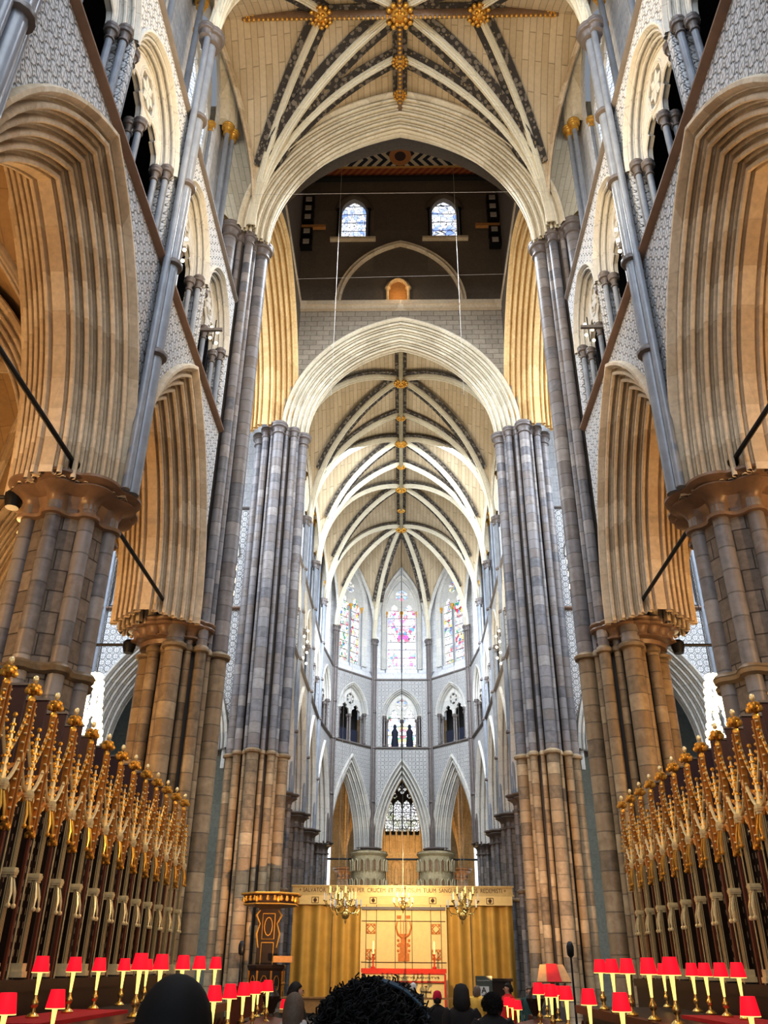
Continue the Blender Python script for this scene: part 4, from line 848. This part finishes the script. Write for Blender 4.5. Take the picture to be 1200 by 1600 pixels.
for x in (-1.6,-1.15,-.32,.42,1.25,1.7): b(x-.012,x+.012,.2,4.1)
for z in (3.45,1.85): b(-1.8,1.9,z-.015,z+.015)
m.build('panel_lines','dkline',t,smooth=False); MB().box(-1.8,1.9,ys-.26,ys-.2,3.9,4.02).build('dossal_rod','string_g',t,smooth=False)
# embroidered chalice-like tree
e_=MB(); e_.box(-.2,.3,ys-.2,ys-.18,1.9,2.2); e_.box(-.12,.22,ys-.2,ys-.18,2.2,2.45); e_.box(-.18,.28,ys-.2,ys-.18,2.45,2.6); e_.box(-.08,.18,ys-.2,ys-.18,2.6,2.95)
for s in (-1,1):
    e_.tube([(.05+s*.05,ys-.19,2.8),(.05+s*.25,ys-.19,2.95),(.05+s*.33,ys-.19,3.2),(.05+s*.28,ys-.19,3.45)],[.06,.05,.04,.03],6); e_.box(.05+s*.2-.1,.05+s*.2+.1,ys-.2,ys-.18,3.55,3.68)
    for z in (2.5,2.7,2.3): e_.ball((.05+s*.24,ys-.19,z),.06,6,4,(1,.3,1))
for x in (-.08,.05,.18): e_.tube([(x,ys-.19,2.9),(x,ys-.19,3.5)],.018,5)
e_.build('embroidery','orange',t)
for x in (-1.38,1.47):
    for z in (3.15,2.15):
        m=MB(); 
        for i in range(4): a=PI/2*i; m.tube([(x+.17*cos(a),ys-.19,z+.17*sin(a)),(x+.17*cos(a+PI/2),ys-.19,z+.17*sin(a+PI/2))],.018,5)
        for i in range(4): a=PI/2*i+PI/4; m.ball((x+.2*cos(a),ys-.19,z+.2*sin(a)),.05,6,4,(1,.3,1))
        for i in range(4): a=PI/2*i+PI/4; m.tube([(x+.27*cos(a),ys-.19,z+.27*sin(a)),(x+.27*cos(a+PI/2),ys-.19,z+.27*sin(a+PI/2))],.01,5)
        m.build('square_motif','orange',t)
for i,x in enumerate((-3.9,-2.6,-1.3,.05,1.35,2.8,3.9)):
    m=MB(); w=.16
    for i_ in range(4): a=PI/2*i_+PI/4; m.tube([(x+w*1.3*cos(a),ys-.21,4.28+w*1.05*sin(a)),(x+w*1.3*cos(a+PI/2),ys-.21,4.28+w*1.05*sin(a+PI/2))],.012,5)
    if i%2: m.tube([(x-w*.6,ys-.21,4.2),(x+w*.6,ys-.21,4.36)],.02,5); m.tube([(x+w*.6,ys-.21,4.2),(x-w*.6,ys-.21,4.36)],.02,5)
    else: m.ball((x,ys-.21,4.28),.08,8,5,(1,.3,1)); m.tube([(x,ys-.21,4.18),(x,ys-.21,4.4)],.015,5)
    m.build('valance_badge','dkline',t)
# altar
t=thing('altar','broad altar with gold frontal, red edges and embroidered crosses','altar',loc=(.05,39,.15)); MB().box(-1.6,1.7,38.95,39.9,.15,1.42).build('frontal','curtain2',t,smooth=False)
m=MB(); m.box(-1.66,1.76,38.88,39.95,1.42,1.46); m.box(-1.68,-1.6,38.88,39.9,.15,1.42); m.box(1.7,1.78,38.88,39.9,.15,1.42); m.box(-1.66,1.76,38.9,38.95,1.12,1.18); m.build('red_edging','altarred',t,smooth=False)
MB().box(-1.62,1.72,38.9,38.95,1.18,1.42).build('superfrontal','curtain2',t,smooth=False); MB().box(-1.75,1.85,39.9,40.2,1.46,1.62).build('altar_shelf','altarred',t,smooth=False)
m=MB()
for x,s in ((0.05,.28),(.95,.2),(-.85,.2)):
    m.box(x-s,x+s,38.92,38.94,.8-.015,.8+.015); m.box(x-.015,x+.015,38.92,38.94,.8-s,.8+s)
    for q in (-1,1): m.box(x+q*s-.01,x+q*s+.01,38.92,38.94,.74,.86); m.box(x-.06,x+.06,38.92,38.94,.8+q*s-.01,.8+q*s+.01)
m.build('embroidered_cross','dkline',t,smooth=False)
text('SANCTVS SANCTVS SANCTVS',.1,(.05,38.89,1.3),0,'dkline',t,'hem_lettering',2.9)
for s,x in (('left',-1.25),('right',1.35)):
    t=thing('altar_candlestick','tall candle in red-gilt stick on the %s of the altar'%s,'candlestick','altar candlesticks',(x,40.05,1.62)); MB().lathe([(.09,1.62),(.1,1.66),(.03,1.72),(.025,2.1),(.06,2.16)],(x,40.05,0),10).build('stick','altarred',t); MB().lathe([(.035,2.16),(.03,2.62),(.005,2.66)],(x,40.05,0),8).build('candle','candle',t)
tag(MB().box(-4.6,-2.0,35.9,36.05,.15,.62).box(2.1,4.6,35.9,36.05,.15,.62).box(-4.6,4.6,35.85,36.1,.62,.68).build('altar_rail','wood_l',smooth=False),'low honey wood rail across the front of the altar steps','rail')
# ---- chandeliers
def chandelier(root):
    MB().lathe([(.01,.62),(.03,.55),(.02,.45),(.05,.4),(.03,.3),(.03,.1),(.08,.07),(.13,0),(.14,-.06),(.1,-.15),(.03,-.19),(.04,-.24),(.01,-.32)],(0,0,0),14).build('brass_globe','brass',root)
    for tier,(n,R,z) in enumerate(((8,.52,.12),(6,.34,.36))):
        for k in range(n):
            a=2*PI*k/n+.2*tier; P=[(r_*cos(a),r_*sin(a),zz) for r_,zz in ((.04,z),(R*.4,z-.12),(R*.8,z-.1),(R,z+.05))]
            ar=MB().tube(P,.014,5); ar.lathe([(.035,0),(.05,.02),(.02,.03)],(R*cos(a),R*sin(a),z+.05),8); ar.ball((R*.8*cos(a),R*.8*sin(a),z-.16),.025,5,3); ar.build('arm','brass',root)
            MB().lathe([(.018,z+.08),(.018,z+.3),(.004,z+.33)],(R*cos(a),R*sin(a),0),6).build('candle','candle' if tier else 'white',root)
    MB().tube([(0,0,.6),(0,0,9)],.006,4).build('hanging_cord','cable',root)
ch=thing('chandelier','brass candle chandelier left of the altar, the nearer of its pair','chandelier','brass chandeliers'); chandelier(ch); bpy.context.view_layer.update(); ch.location=(-1.95,31.5,3.28)
for x,y,z,l,s in ((-2.42,34.2,3.66,'brass candle chandelier left of the altar, the farther of its pair',1.),(2.05,31.5,3.28,'brass candle chandelier right of the altar, the nearer of its pair',1.),(2.35,34.2,3.66,'brass candle chandelier right of the altar, the farther of its pair',1.),(.03,36,3.75,'small brass chandelier hanging in line with the altar cross',.75)): copy_tree(ch,(x,y,z),l,.3,(s,s,s))
# ---- pulpit
px,py=-4.3,29.9; t=thing('pulpit','dark carved and gilded wooden pulpit with a wide flat sounding board','pulpit',loc=(px,py,0))
MB().lathe([(.5,3.35),(.9,3.4),(.92,3.45),(.86,3.48),(.88,3.66),(1.0,3.7),(1.02,3.76),(.3,3.8)],(px,py,0),8,PI/8).build('sounding_board','wood',t,smooth=False)
m=MB()
for k in range(8):
    a0=2*PI*k/8+PI/8; a1=a0+PI/4; m.tube([(px+1.0*cos(a),py+1.0*sin(a),3.74) for a in (a0,a1)],.03,5); m.tube([(px+.92*cos(a),py+.92*sin(a),3.43) for a in (a0,a1)],.02,5)
    for j in range(3):
        f=(j+.5)/3; x=px+.9*(cos(a0)*(1-f)+cos(a1)*f); y=py+.9*(sin(a0)*(1-f)+sin(a1)*f); m.ball((x,y,3.57),.07,6,4,(1,1,.9)); m.ball((x,y,3.64),.05,6,3)
    m.ball((px+.9*cos(a0),py+.9*sin(a0),3.57),.06,6,5,(1,1,1.7))
m.build('gilt_cornice','gold',t)
MB().box(px-.45,px+.25,py+.45,py+.52,1.5,3.4).build('back_board','wood',t,smooth=False)
m=MB()
for x0,x1,z0,z1 in ((-.3,.1,2.45,3.2),(-.3,.1,1.65,2.35)):
    for a,b_ in (((x0,z0),(x1,z0)),((x1,z0),(x1,z1)),((x1,z1),(x0,z1)),((x0,z1),(x0,z0))): m.tube([(px+a[0],py+.44,a[1]),(px+b_[0],py+.44,b_[1])],.014,5)
m.tube([(px-.1+.13*cos(k*PI/6),py+.43,2.82+.27*sin(k*PI/6)) for k in range(13)],.016,5)
for s in (-1,1):
    m.tube([(px-.1+s*.3,py+.43,2.2),(px-.1+s*.38,py+.43,2.6),(px-.1+s*.28,py+.43,2.9),(px-.1+s*.42,py+.43,3.15),(px-.1+s*.3,py+.43,3.3)],[.02,.035,.02,.04,.02],6)
m.build('gilt_scrollwork','gold',t)
MB().lathe([(.2,.0),(.3,.2),(.2,.5),(.55,.75),(.58,.8),(.55,.85),(.55,1.55),(.62,1.62),(.64,1.7),(.58,1.72)],(px,py,0),8,PI/8).build('drum','wood',t,smooth=False)
m=MB()
for k in range(8):
    a=2*PI*k/8+PI/4; c=(px+.52*cos(a),py+.52*sin(a)); tx,ty=-sin(a),cos(a)
    m.tube([(c[0]+tx*.1*cos(j*PI/5)+cos(a)*.0,c[1]+ty*.1*cos(j*PI/5),1.2+.22*sin(j*PI/5)) for j in range(11)],.016,5); a2=a+PI/8
    m.tube([(px+.57*cos(a2),py+.57*sin(a2),.85),(px+.57*cos(a2),py+.57*sin(a2),1.55)],[.025,.035],6); m.ball((px+.58*cos(a2),py+.58*sin(a2),1.2),.05,6,5)
m.build('gilt_panel_frames','goldor',t); MB().box(px+.25,px+.85,py-.5,py-.1,1.78,1.96).build('book_rest','wood_l',t,smooth=False)
# lectern on the right with red cloth, microphones stands
t=thing('lectern','honey wood lectern with red cloth facing the stalls on the right','lectern',loc=(4.15,26.5,0)); 
MB().lathe([(.3,0),(.3,.06),(.06,.1),(.05,1.3),(.1,1.38)],(4.15,26.5,0),10).build('stand','wood',t)
m=MB(); m.add([(3.7,26.3,1.36),(4.65,26.3,1.36),(4.5,26.6,1.78),(3.85,26.6,1.78),(3.7,26.36,1.33),(4.65,26.36,1.33),(4.5,26.66,1.75),(3.85,26.66,1.75)],[(0,1,2,3),(7,6,5,4),(0,4,5,1),(1,5,6,2),(2,6,7,3),(3,7,4,0)]); m.build('desk_slope','wood_l',t,smooth=False)
MB().add([(3.98,26.27,1.36),(4.38,26.27,1.36),(4.32,26.58,1.8),(4.02,26.58,1.8)],[(0,1,2,3)]).build('red_cloth','robe',t,smooth=False)
for x,y,l in ((4.6,25.8,'black stand light in front of the right crossing pier'),(-4.75,27.6,'black stand light beside the pulpit')):
    t=thing('stand_light',l,'stand light','black stand lights',(x,y,0)); MB().lathe([(.25,0),(.25,.04),(.03,.08),(.025,2.0)],(x,y,0),8).build('pole','iron',t); MB().lathe([(.04,1.95),(.09,2.0),(.1,2.1),(.1,2.22),(.06,2.32),(.03,2.34)],(x,y,0),10).build('lamp_head','iron',t)
# sign
t=thing('notice_board','grey-green notice board with white poster of black letter shapes beside the altar','sign',loc=(1.95,24.2,0)); MB().box(1.86,2.28,24.3,24.34,.85,1.5).build('board','signg',t,smooth=False); MB().box(2.05,2.09,24.34,24.38,0,.9).build('leg','wood_red',t,smooth=False)
MB().box(1.93,2.19,24.28,24.3,.93,1.27).build('poster','white',t,smooth=False); text('Consecrated Floor',.04,(2.06,24.29,1.4),0,'white',t,'heading',.33)
text('A',.2,(2.06,24.275,1.18),0,'iron',t,'poster_letter'); text('G',.13,(2.04,24.275,1.03),0,'iron',t,'poster_letter'); text('n',.12,(2.14,24.275,1.1),0,'iron',t,'poster_letter'); text('C',.08,(2.13,24.275,.98),0,'iron',t,'poster_letter')
t=thing('table','dark table with turned legs behind the notice board','table',loc=(2.9,27,0)); MB().box(2.3,3.1,26.8,27.3,1.35,1.42).build('table_top','wood',t,smooth=False); MB().box(2.35,3.05,26.85,27.25,.0,1.35).build('cabinet','wood',t,smooth=False)
m=MB(); m.box(-3.5,-2.6,19.6,19.7,.0,1.32); tag(m.build('prayer_desk','wood_red',smooth=False),'red-brown panelled prayer desk left of the aisle by the crossing','desk')
# white monument seen past left crossing pier, dark metal gate
t=thing('monument','white marble wall monument seen between the left stalls and the crossing pier','monument',loc=(-9.2,32.0,0))
for z0,z1,w in ((0,1.2,.7),(1.2,2.0,.9),(2.2,2.9,.8),(3.3,3.45,.9),(4.2,4.35,1.0)): MB().box(-9.3-w,-9.3+w,32.0,32.3,z0,z1).build('marble_tier','whitemarble',t,smooth=False)
for x in (-10,-9.5,-9.,-8.5): MB().lathe([(.07,3.45),(.05,3.55),(.05,4.1),(.08,4.2)],(x,31.9,0),8).build('column','whitemarble',t); MB().lathe([(.08,2.0),(.05,2.2),(.02,2.9)],(x,31.9,0),8).build('pinnacle','whitemarble',t)
# ---- hanging glowing clusters and bulb strings
def bulbs(x,y,z0,z1,n,r,lab,grp='strings of lit bulbs'):
    t=thing('bulb_string',lab,'lights',grp,(x,y,z1)); MB().tube([(x,y,z0),(x,y,z1+.3)],.015,4).build('cord','iron',t)
    for k in range(n): z=z0+(z1-z0)*k/max(1,n-1); MB().ball((x+.09*(-1)**k,y-.05,z),r,8,6).build('bulb','glow',t)
for sd in (-1,1):
    bulbs(sd*7.42,33.25,15.9,17.7,7,.11,'string of round lit bulbs in the %s transept gallery beside the crossing'%SD[sd])
    bulbs(sd*13.3,32.8,15.7,17.6,7,.12,'string of round lit bulbs in the %s transept gallery seen under the arcade arch'%SD[sd])
    bulbs(sd*5.05,13.75,15.75,16.6,6,.045,'string of small lit bulbs by the middle gallery shafts on the %s'%SD[sd]); bulbs(sd*5.05,17.3,16.35,16.9,4,.045,'short string of bulbs by the farther gallery capital on the %s'%SD[sd])
    bulbs(sd*5.1,41.9,15.6,17.4,7,.07,'string of bulbs in the presbytery gallery on the %s'%SD[sd])
    t=thing('crystal_chandelier','tall glowing crystal chandelier hanging in the %s transept'%SD[sd],'chandelier','crystal chandeliers',(sd*9.35,24.5,7.2))
    for k in range(12):
        z=7.1+k*.21; R=[.2,.36,.42,.4,.36,.32,.3,.28,.26,.24,.2,.14][k]
        for j in range(7): a=2*PI*j/7+k; MB().ball((sd*9.35+R*cos(a),24.5+R*sin(a),z),.085,6,4,(1,1,1.3)).build('lit_crystal','glow',t)
    MB().tube([(sd*9.35,24.5,9),(sd*9.35,24.5,30)],.012,4).build('chain','iron',t)
    m=MB().box(*sorted((sd*4.75,sd*5.5)),16.9,16.98,16.5,16.58); tag(m.build('lighting_bracket','string_g',smooth=False),'grey lighting bar sticking out of the %s gallery opening'%SD[sd],'bracket','lighting bars')
# ---- people
def skinmesh(pts,edges,rad,sub=1):
    me=bpy.data.meshes.new('sk'); me.from_pydata(pts,edges,[]); o=bpy.data.objects.new('sk',me); COL.objects.link(o); md=o.modifiers.new('s','SKIN'); md.use_smooth_shade=True
    for i,r_ in enumerate(rad):
        v=me.skin_vertices[0].data[i]; v.radius=(r_,r_) if not isinstance(r_,tuple) else r_; v.use_root=(i==0)
    s=o.modifiers.new('u','SUBSURF'); s.levels=sub; s.render_levels=sub; bpy.context.view_layer.update()
    m2=bpy.data.meshes.new_from_object(o.evaluated_get(bpy.context.evaluated_depsgraph_get())); vs=[tuple(v.co) for v in m2.vertices]; fs=[tuple(p.vertices) for p in m2.polygons]; bpy.data.objects.remove(o); return vs,fs
SKB=None
def person(x,y,ztop,face,coat,hair,label,hairstyle='short',hatm=None,legs='coatk',extra=None):
    """face: heading of gaze in degrees (0 = +x, 90 = away from the viewer)"""
    global SKB
    H=1.0 # unit figure 1.70 tall
    if SKB is None:
        P=[(0,0,.95),(0,0,1.15),(0,0,1.38),(0,0,1.47),(0.01,0,1.52),(0.02,0,1.60),(0,0,1.66)]; E=[(i,i+1) for i in range(6)]; R=[(.13,.16),(.12,.15),(.11,.17),(.055,.055),(.06,.055),(.088,.075),(.06,.055)]
        def add(p,r_,par): P.append(p); R.append(r_); E.append((par,len(P)-1)); return len(P)-1
        for s in (-1,1):
            a=add((0,s*.17,1.39),.065,2); a=add((-.02,s*.21,1.12),.045,a); a=add((.10,s*.19,.92),.036,a); w=add((.16,s*.18,.86),.022,a)
            for q in range(4): b=add((.21,s*(.155+.018*q),.83),.009,w); b=add((.245-.006*abs(q-1.5),s*(.155+.017*q),.80),.008,b); add((.26-.01*abs(q-1.5),s*(.157+.016*q),.77),.007,b)
            b=add((.17,s*.145,.83),.010,w); add((.20,s*.13,.80),.008,b)
            h=add((0,s*.09,.88),.095,0); k=add((.02,s*.1,.48),.06,h); f=add((0,s*.1,.08),.04,k); add((.14,s*.11,.04),.04,f)
        SKB=skinmesh(P,E,R)
    sc=ztop/1.72; t=thing('person',label,'person','visitors and clergy',(x,y,0)); A=math.radians(face); ca,sa=cos(A),sin(A)
    T=lambda v:(x+sc*(v[0]*ca-v[1]*sa),y+sc*(v[0]*sa+v[1]*ca),sc*v[2])
    MB().add([T(v) for v in SKB[0]],SKB[1]).build('body','skin',t,ang=180)
    def ell(rows,mat,name,n=16):
        b=MB(); b.grid([[T((cx+rx*cos(2*PI*k/n),ry*sin(2*PI*k/n),z)) for k in range(n)] for cx,rx,ry,z in rows],cv=True); return b.build(name,mat,t,ang=180)
    ell([(0,.19,.23,.62),(0,.17,.215,.85),(-.0,.155,.20,1.0),(0,.155,.215,1.2),(-.01,.15,.235,1.34),(-.01,.12,.21,1.42),(-.01,.085,.12,1.47),(0,.065,.07,1.5)],coat,'coat')
    for s in (-1,1):
        b=MB().tube([T(p) for p in ((-.01,s*.18,1.42),(0,s*.225,1.34),(-.02,s*.255,1.12),(.06,s*.23,.98),(.14,s*.19,.88))],[.07*sc,.085*sc,.068*sc,.058*sc,.045*sc],10); b.build('sleeve',coat,t)
        b=MB().tube([T(p) for p in ((0,s*.09,.8),(.02,s*.1,.48),(0,s*.1,.1))],[.11*sc,.08*sc,.06*sc],10); b.build('trouser_leg',legs,t)
    # face details
    f=MB(); f.ball(T((.105,0,1.595)),.014*sc,6,4,(1,1,1.4)); f.build('nose','skin',t); e2=MB()
    for s in (-1,1): e2.ball(T((.092,s*.03,1.615)),.0085*sc,6,4)
    e2.ball(T((.094,0,1.555)),.012*sc,6,3,(1,1.4,.4)); e2.build('eyes_and_mouth','hairk',t)
    r2=MB()
    for s in (-1,1): r2.ball(T((.01,s*.082,1.60)),.017*sc,6,4,(1,.5,1.4))
    r2.build('ear','skin',t)
    R0=.1; nh=14; rows=[]
    long_=hairstyle in('long','bob'); low={'short':1.53,'bob':1.47,'long':1.36,'curly':1.5}[hairstyle]
    for i in range(12):
        f_=1-cos(PI/2*(i+.15)/11.15); z=1.735-(1.735-low)*f_
        rr=sq(max(.0,1-(max(0,(z-1.6))/.135)**2)) if z>1.6 else (1.0 if long_ else 1-.25*(1.6-z)/.1)
        rows.append([T(((-.022 if z>1.6 else -.04)+(.112*rr*cos(a) if (z>1.64 or cos(a)<.25) else .025*rr),.098*rr*sin(a)*(1.05 if long_ else 1),z)) for a in [2*PI*k/nh for k in range(nh)]])
    hb=MB().grid(rows,cv=True)
    if hairstyle=='curly':
        rnd=random.Random(3)
        for k in range(500):
            th=rnd.uniform(0,2*PI); ph=rnd.uniform(-.5,PI/2); q=rnd.uniform(.1,.128)*(1+.08*sin(5*th)*cos(3*ph)); v=(-.03+q*1.05*cos(ph)*cos(th),q*1.02*cos(ph)*sin(th),1.60+q*1.0*sin(ph)-.02); 
            if v[0]>.05 and v[2]<1.66: continue
            hb.ball(T(v),rnd.uniform(.006,.011)*sc,5,4)
        for k in range(2400):
            th=rnd.uniform(0,2*PI); ph=rnd.uniform(-.5,PI/2); q=.118*(1+.09*sin(5*th)*cos(3*ph))*rnd.uniform(.86,1.08); c=Vector((-.03+q*1.05*cos(ph)*cos(th),q*1.1*cos(ph)*sin(th),1.615+q*sin(ph)))
            if c.x>.05 and c.z<1.66: continue
            a1=Vector((rnd.uniform(-1,1),rnd.uniform(-1,1),rnd.uniform(-1,1))).normalized(); b1=a1.cross(Vector((.3,.2,1))).normalized(); r1=rnd.uniform(.006,.013)
            hb.tube([T(c+a1*r1*cos(q_*1.1)+b1*r1*sin(q_*1.1)+a1.cross(b1)*q_*.003) for q_ in range(6)],.0019*sc,3,False)
        for k in range(0):
            th=rnd.uniform(0,2*PI); v=Vector((-.03+.14*cos(th),.15*sin(th),1.62+rnd.uniform(-.05,.1))); d=Vector((cos(th),sin(th),rnd.uniform(.1,1.4)))*.022; hb.tube([T(v),T(v+d),T(v+d*1.6+Vector((0,.012,-.008)))],.0012*sc,3)
    hb.build('hair',hair,t,ang=180)
    if hatm:
        ell([(-.01,.002,.002,1.80),(-.01,.04,.04,1.795),(-.01,.09,.085,1.765),(-.01,.112,.105,1.70),(-.01,.116,.11,1.64),(-.01,.118,.112,1.615)],hatm,'knitted_hat')
    if extra=='headband':
        P=[T((-.04,.134*cos(a),1.615+.127*sin(a))) for a in [PI*k/20 for k in range(21)]]; MB().tube(P[11:18],.005*sc,6).build('headband','blueband',t)
        P=[T((-.055,.133*cos(a),1.615+.125*sin(a))) for a in [PI*k/20 for k in range(21)]]; MB().tube(P[11:18],.004*sc,6).build('headband','blueband',t)
    if extra=='hood': ell([(-.05,.1,.1,1.42),(-.06,.14,.14,1.5),(-.05,.14,.13,1.6),(-.03,.125,.12,1.7),(-.02,.08,.08,1.77),(-.02,.01,.01,1.79)],coat,'hood')
    if extra=='glasses':
        for s in (-1,1): MB().tube([T((.108,s*.033+.02*cos(a),1.615+.016*sin(a))) for a in [2*PI*k/10 for k in range(11)]],.0025*sc,4).build('glasses','iron',t)
    if extra=='fur': ell([(-.01,.13,.17,1.40),(-.01,.14,.16,1.44),(0,.1,.11,1.5)],'hairw','collar')
    return t
MT['blueband']=plain('pale_blue_headband',(.11,.17,.23),.5,var=.1)
person(-.065,2.0,1.655,92,'coatk','hairk','person in black with curly dark hair and a pale blue headband, seen close from behind','curly',extra='headband')
person(-.585,2.5,1.665,85,'coatk','hairk','person in black with smooth dark hair, seen close from behind at lower left','bob')
person(-1.35,12.2,1.51,20,'coatk','hairk','person with short dark hair in a black coat, in profile looking right','short')
person(-.92,8.2,1.49,80,'coatg','hairb','person with long brown-grey hair and grey coat, from behind left of centre','long',extra='fur')
person(.25,22.5,1.36,95,'coatk','hairw','person with white hair and long black coat standing before the altar','short')
person(.03,16.5,1.43,90,'coatb','hairb','person in navy with brown hair just right of the curly-haired head','bob')
person(.62,17.2,1.27,90,'coatk','hairk','person in black wearing a crimson knitted hat','short',hatm='hat')
person(.78,12.8,1.45,90,'coatk','hairk','person in a black hooded coat standing right of centre','short',extra='hood')
person(.98,10.6,1.44,95,'coatk','hairk','person in black beneath the lit curtain edge, nearest of the right group','curly')
person(1.68,21.5,1.33,60,'coaty','hairb','person in a mustard yellow coat with brown hair by the notice board','bob')
person(2.1,19.2,1.42,200,'robe','hairk','person with glasses in a red robe facing left','short',extra='glasses',legs='robe')
person(2.75,20.8,1.34,250,'coatt','hairb','person in a dark teal coat behind the right front lamps','short')

#@@PROPS_END
#@@LIGHT
# ================================================================== CAMERA AND LIGHT
f_=1295.
def nrm(v): return Vector(v).normalized()
e=nrm((29/f_,-710/f_,-1)); u=nrm((20/f_,2361/f_,-1)); u=(u-e*u.dot(e)).normalized(); r=e.cross(u)
Mx=Matrix((r,e,u))  # rows: world axes in camera coordinates -> maps camera vector to world
cd=bpy.data.cameras.new('camera'); cam=bpy.data.objects.new('camera',cd); COL.objects.link(cam)
cam.matrix_world=Matrix.Translation((0,0,1.7)) @ Mx.to_4x4()
cd.sensor_fit='VERTICAL'; cd.sensor_height=24; cd.lens=24*f_/1600; cd.clip_end=300; cd.clip_start=.05; SC.camera=cam
w=bpy.data.worlds.new('world'); SC.world=w; w.use_nodes=True; bg=w.node_tree.nodes['Background']; bg.inputs[0].default_value=(.80,.88,1,1); bg.inputs[1].default_value=.27
def light(kind,name,loc,power,color,rot=None,size=1,target=None,spot=None,blend=.6,sy=None):
    d=bpy.data.lights.new(name,kind); d.energy=power; d.color=color; o=bpy.data.objects.new(name,d); COL.objects.link(o); o.location=loc
    if kind=='AREA':
        d.size=size
        if sy: d.shape='RECTANGLE'; d.size_y=sy
    else: d.shadow_soft_size=size
    if kind=='SPOT': d.spot_size=math.radians(spot or 60); d.spot_blend=blend
    if target is not None: o.rotation_euler=(Vector(target)-Vector(loc)).to_track_quat('-Z','Y').to_euler()
    return o
COOL=(.82,.9,1); WARM=(1,.66,.32); AMB=(1,.74,.42)
light('AREA','west_fill',(0,-1.5,25),1500,COOL,size=9,sy=12,target=(0,22,12))  # unseen fill lamp added behind and above the camera
light('AREA','daylight_crossing',(0,22.6,27.5),1500,COOL,size=5,sy=2,target=(0,34,6))
for sd in (-1,1): light('SPOT','clerestory_ray_%s'%SD[sd],(sd*3.9,9.5,26.5),1500,COOL,size=.5,target=(-sd*5.2,14,14),spot=90,blend=1)
light('AREA','apse_fill',(0,46,21),1300,COOL,size=5,target=(0,59,14))  # fill lamp added to brighten the apse walls
light('AREA','daylight_presbytery',(0,40,27.5),900,COOL,size=6,sy=3,target=(0,56,12))
light('AREA','quire_fill',(0,1,5),130,(1,.85,.68),size=5,target=(0,20,16))
for sd in (-1,1):
    light('AREA','crossing_light_%s'%SD[sd],(sd*16,26,26),2300,COOL,size=8,sy=8,target=(0,28,12))
    light('POINT','aisle_glow_%s_near'%SD[sd],(sd*8.8,9.3,7.5),430,(1,.6,.25),size=0)
    light('POINT','aisle_glow_%s_far'%SD[sd],(sd*8.8,16.0,7),400,(1,.6,.25),size=0)
    light('AREA','transept_day_%s'%SD[sd],(sd*14,22.5,18),520,COOL,size=9,sy=9,target=(sd*11,33,14))
    light('SPOT','pier_glow_%s'%SD[sd],(sd*2.0,23,1.4),3600,(1,.58,.28),size=0,target=(sd*5.4,32,5),spot=46,blend=1)
    light('SPOT','crossing_uplight_%s'%SD[sd],(sd*3.2,26.3,10),1150,AMB,size=0,target=(sd*7,26.3,29),spot=75)
    light('SPOT','stall_glow_%s'%SD[sd],(-sd*1.6,8,6.5),520,AMB,size=0,target=(sd*4.4,12.5,4.0),spot=75,blend=1)
    light('POINT','ambulatory_glow_%s'%SD[sd],(sd*4.3,60.8,6.0),170,WARM,size=0)
    light('SPOT','turret_fill_%s'%SD[sd],(sd*.6,50,4.5),500,(1,.86,.6),size=0,target=(sd*2.1,57,6.5),spot=50)  # spot added to brighten the turret, no fitting there
light('SPOT','curtain_glow',(0,34.5,5.5),1500,AMB,size=0,target=(0,41,2.6),spot=95,blend=1)
light('AREA','vault_uplight',(0,11,16),700,AMB,size=4,target=(0,19,31))
light('AREA','vault_uplight_presbytery',(0,37,15),800,(1,.85,.62),size=6,sy=10,target=(0,46,31))
light('POINT','chapel_glow',(0,62.5,9.5),330,WARM,size=0)
light('POINT','niche_glow',(-.13,30.7,31.3),12,WARM,size=0)
SC.cycles.max_bounces=6; SC.cycles.diffuse_bounces=3; SC.cycles.glossy_bounces=2
SC.view_settings.view_transform='Standard'; SC.view_settings.look='None'; SC.view_settings.exposure=0.36; SC.view_settings.gamma=0.86
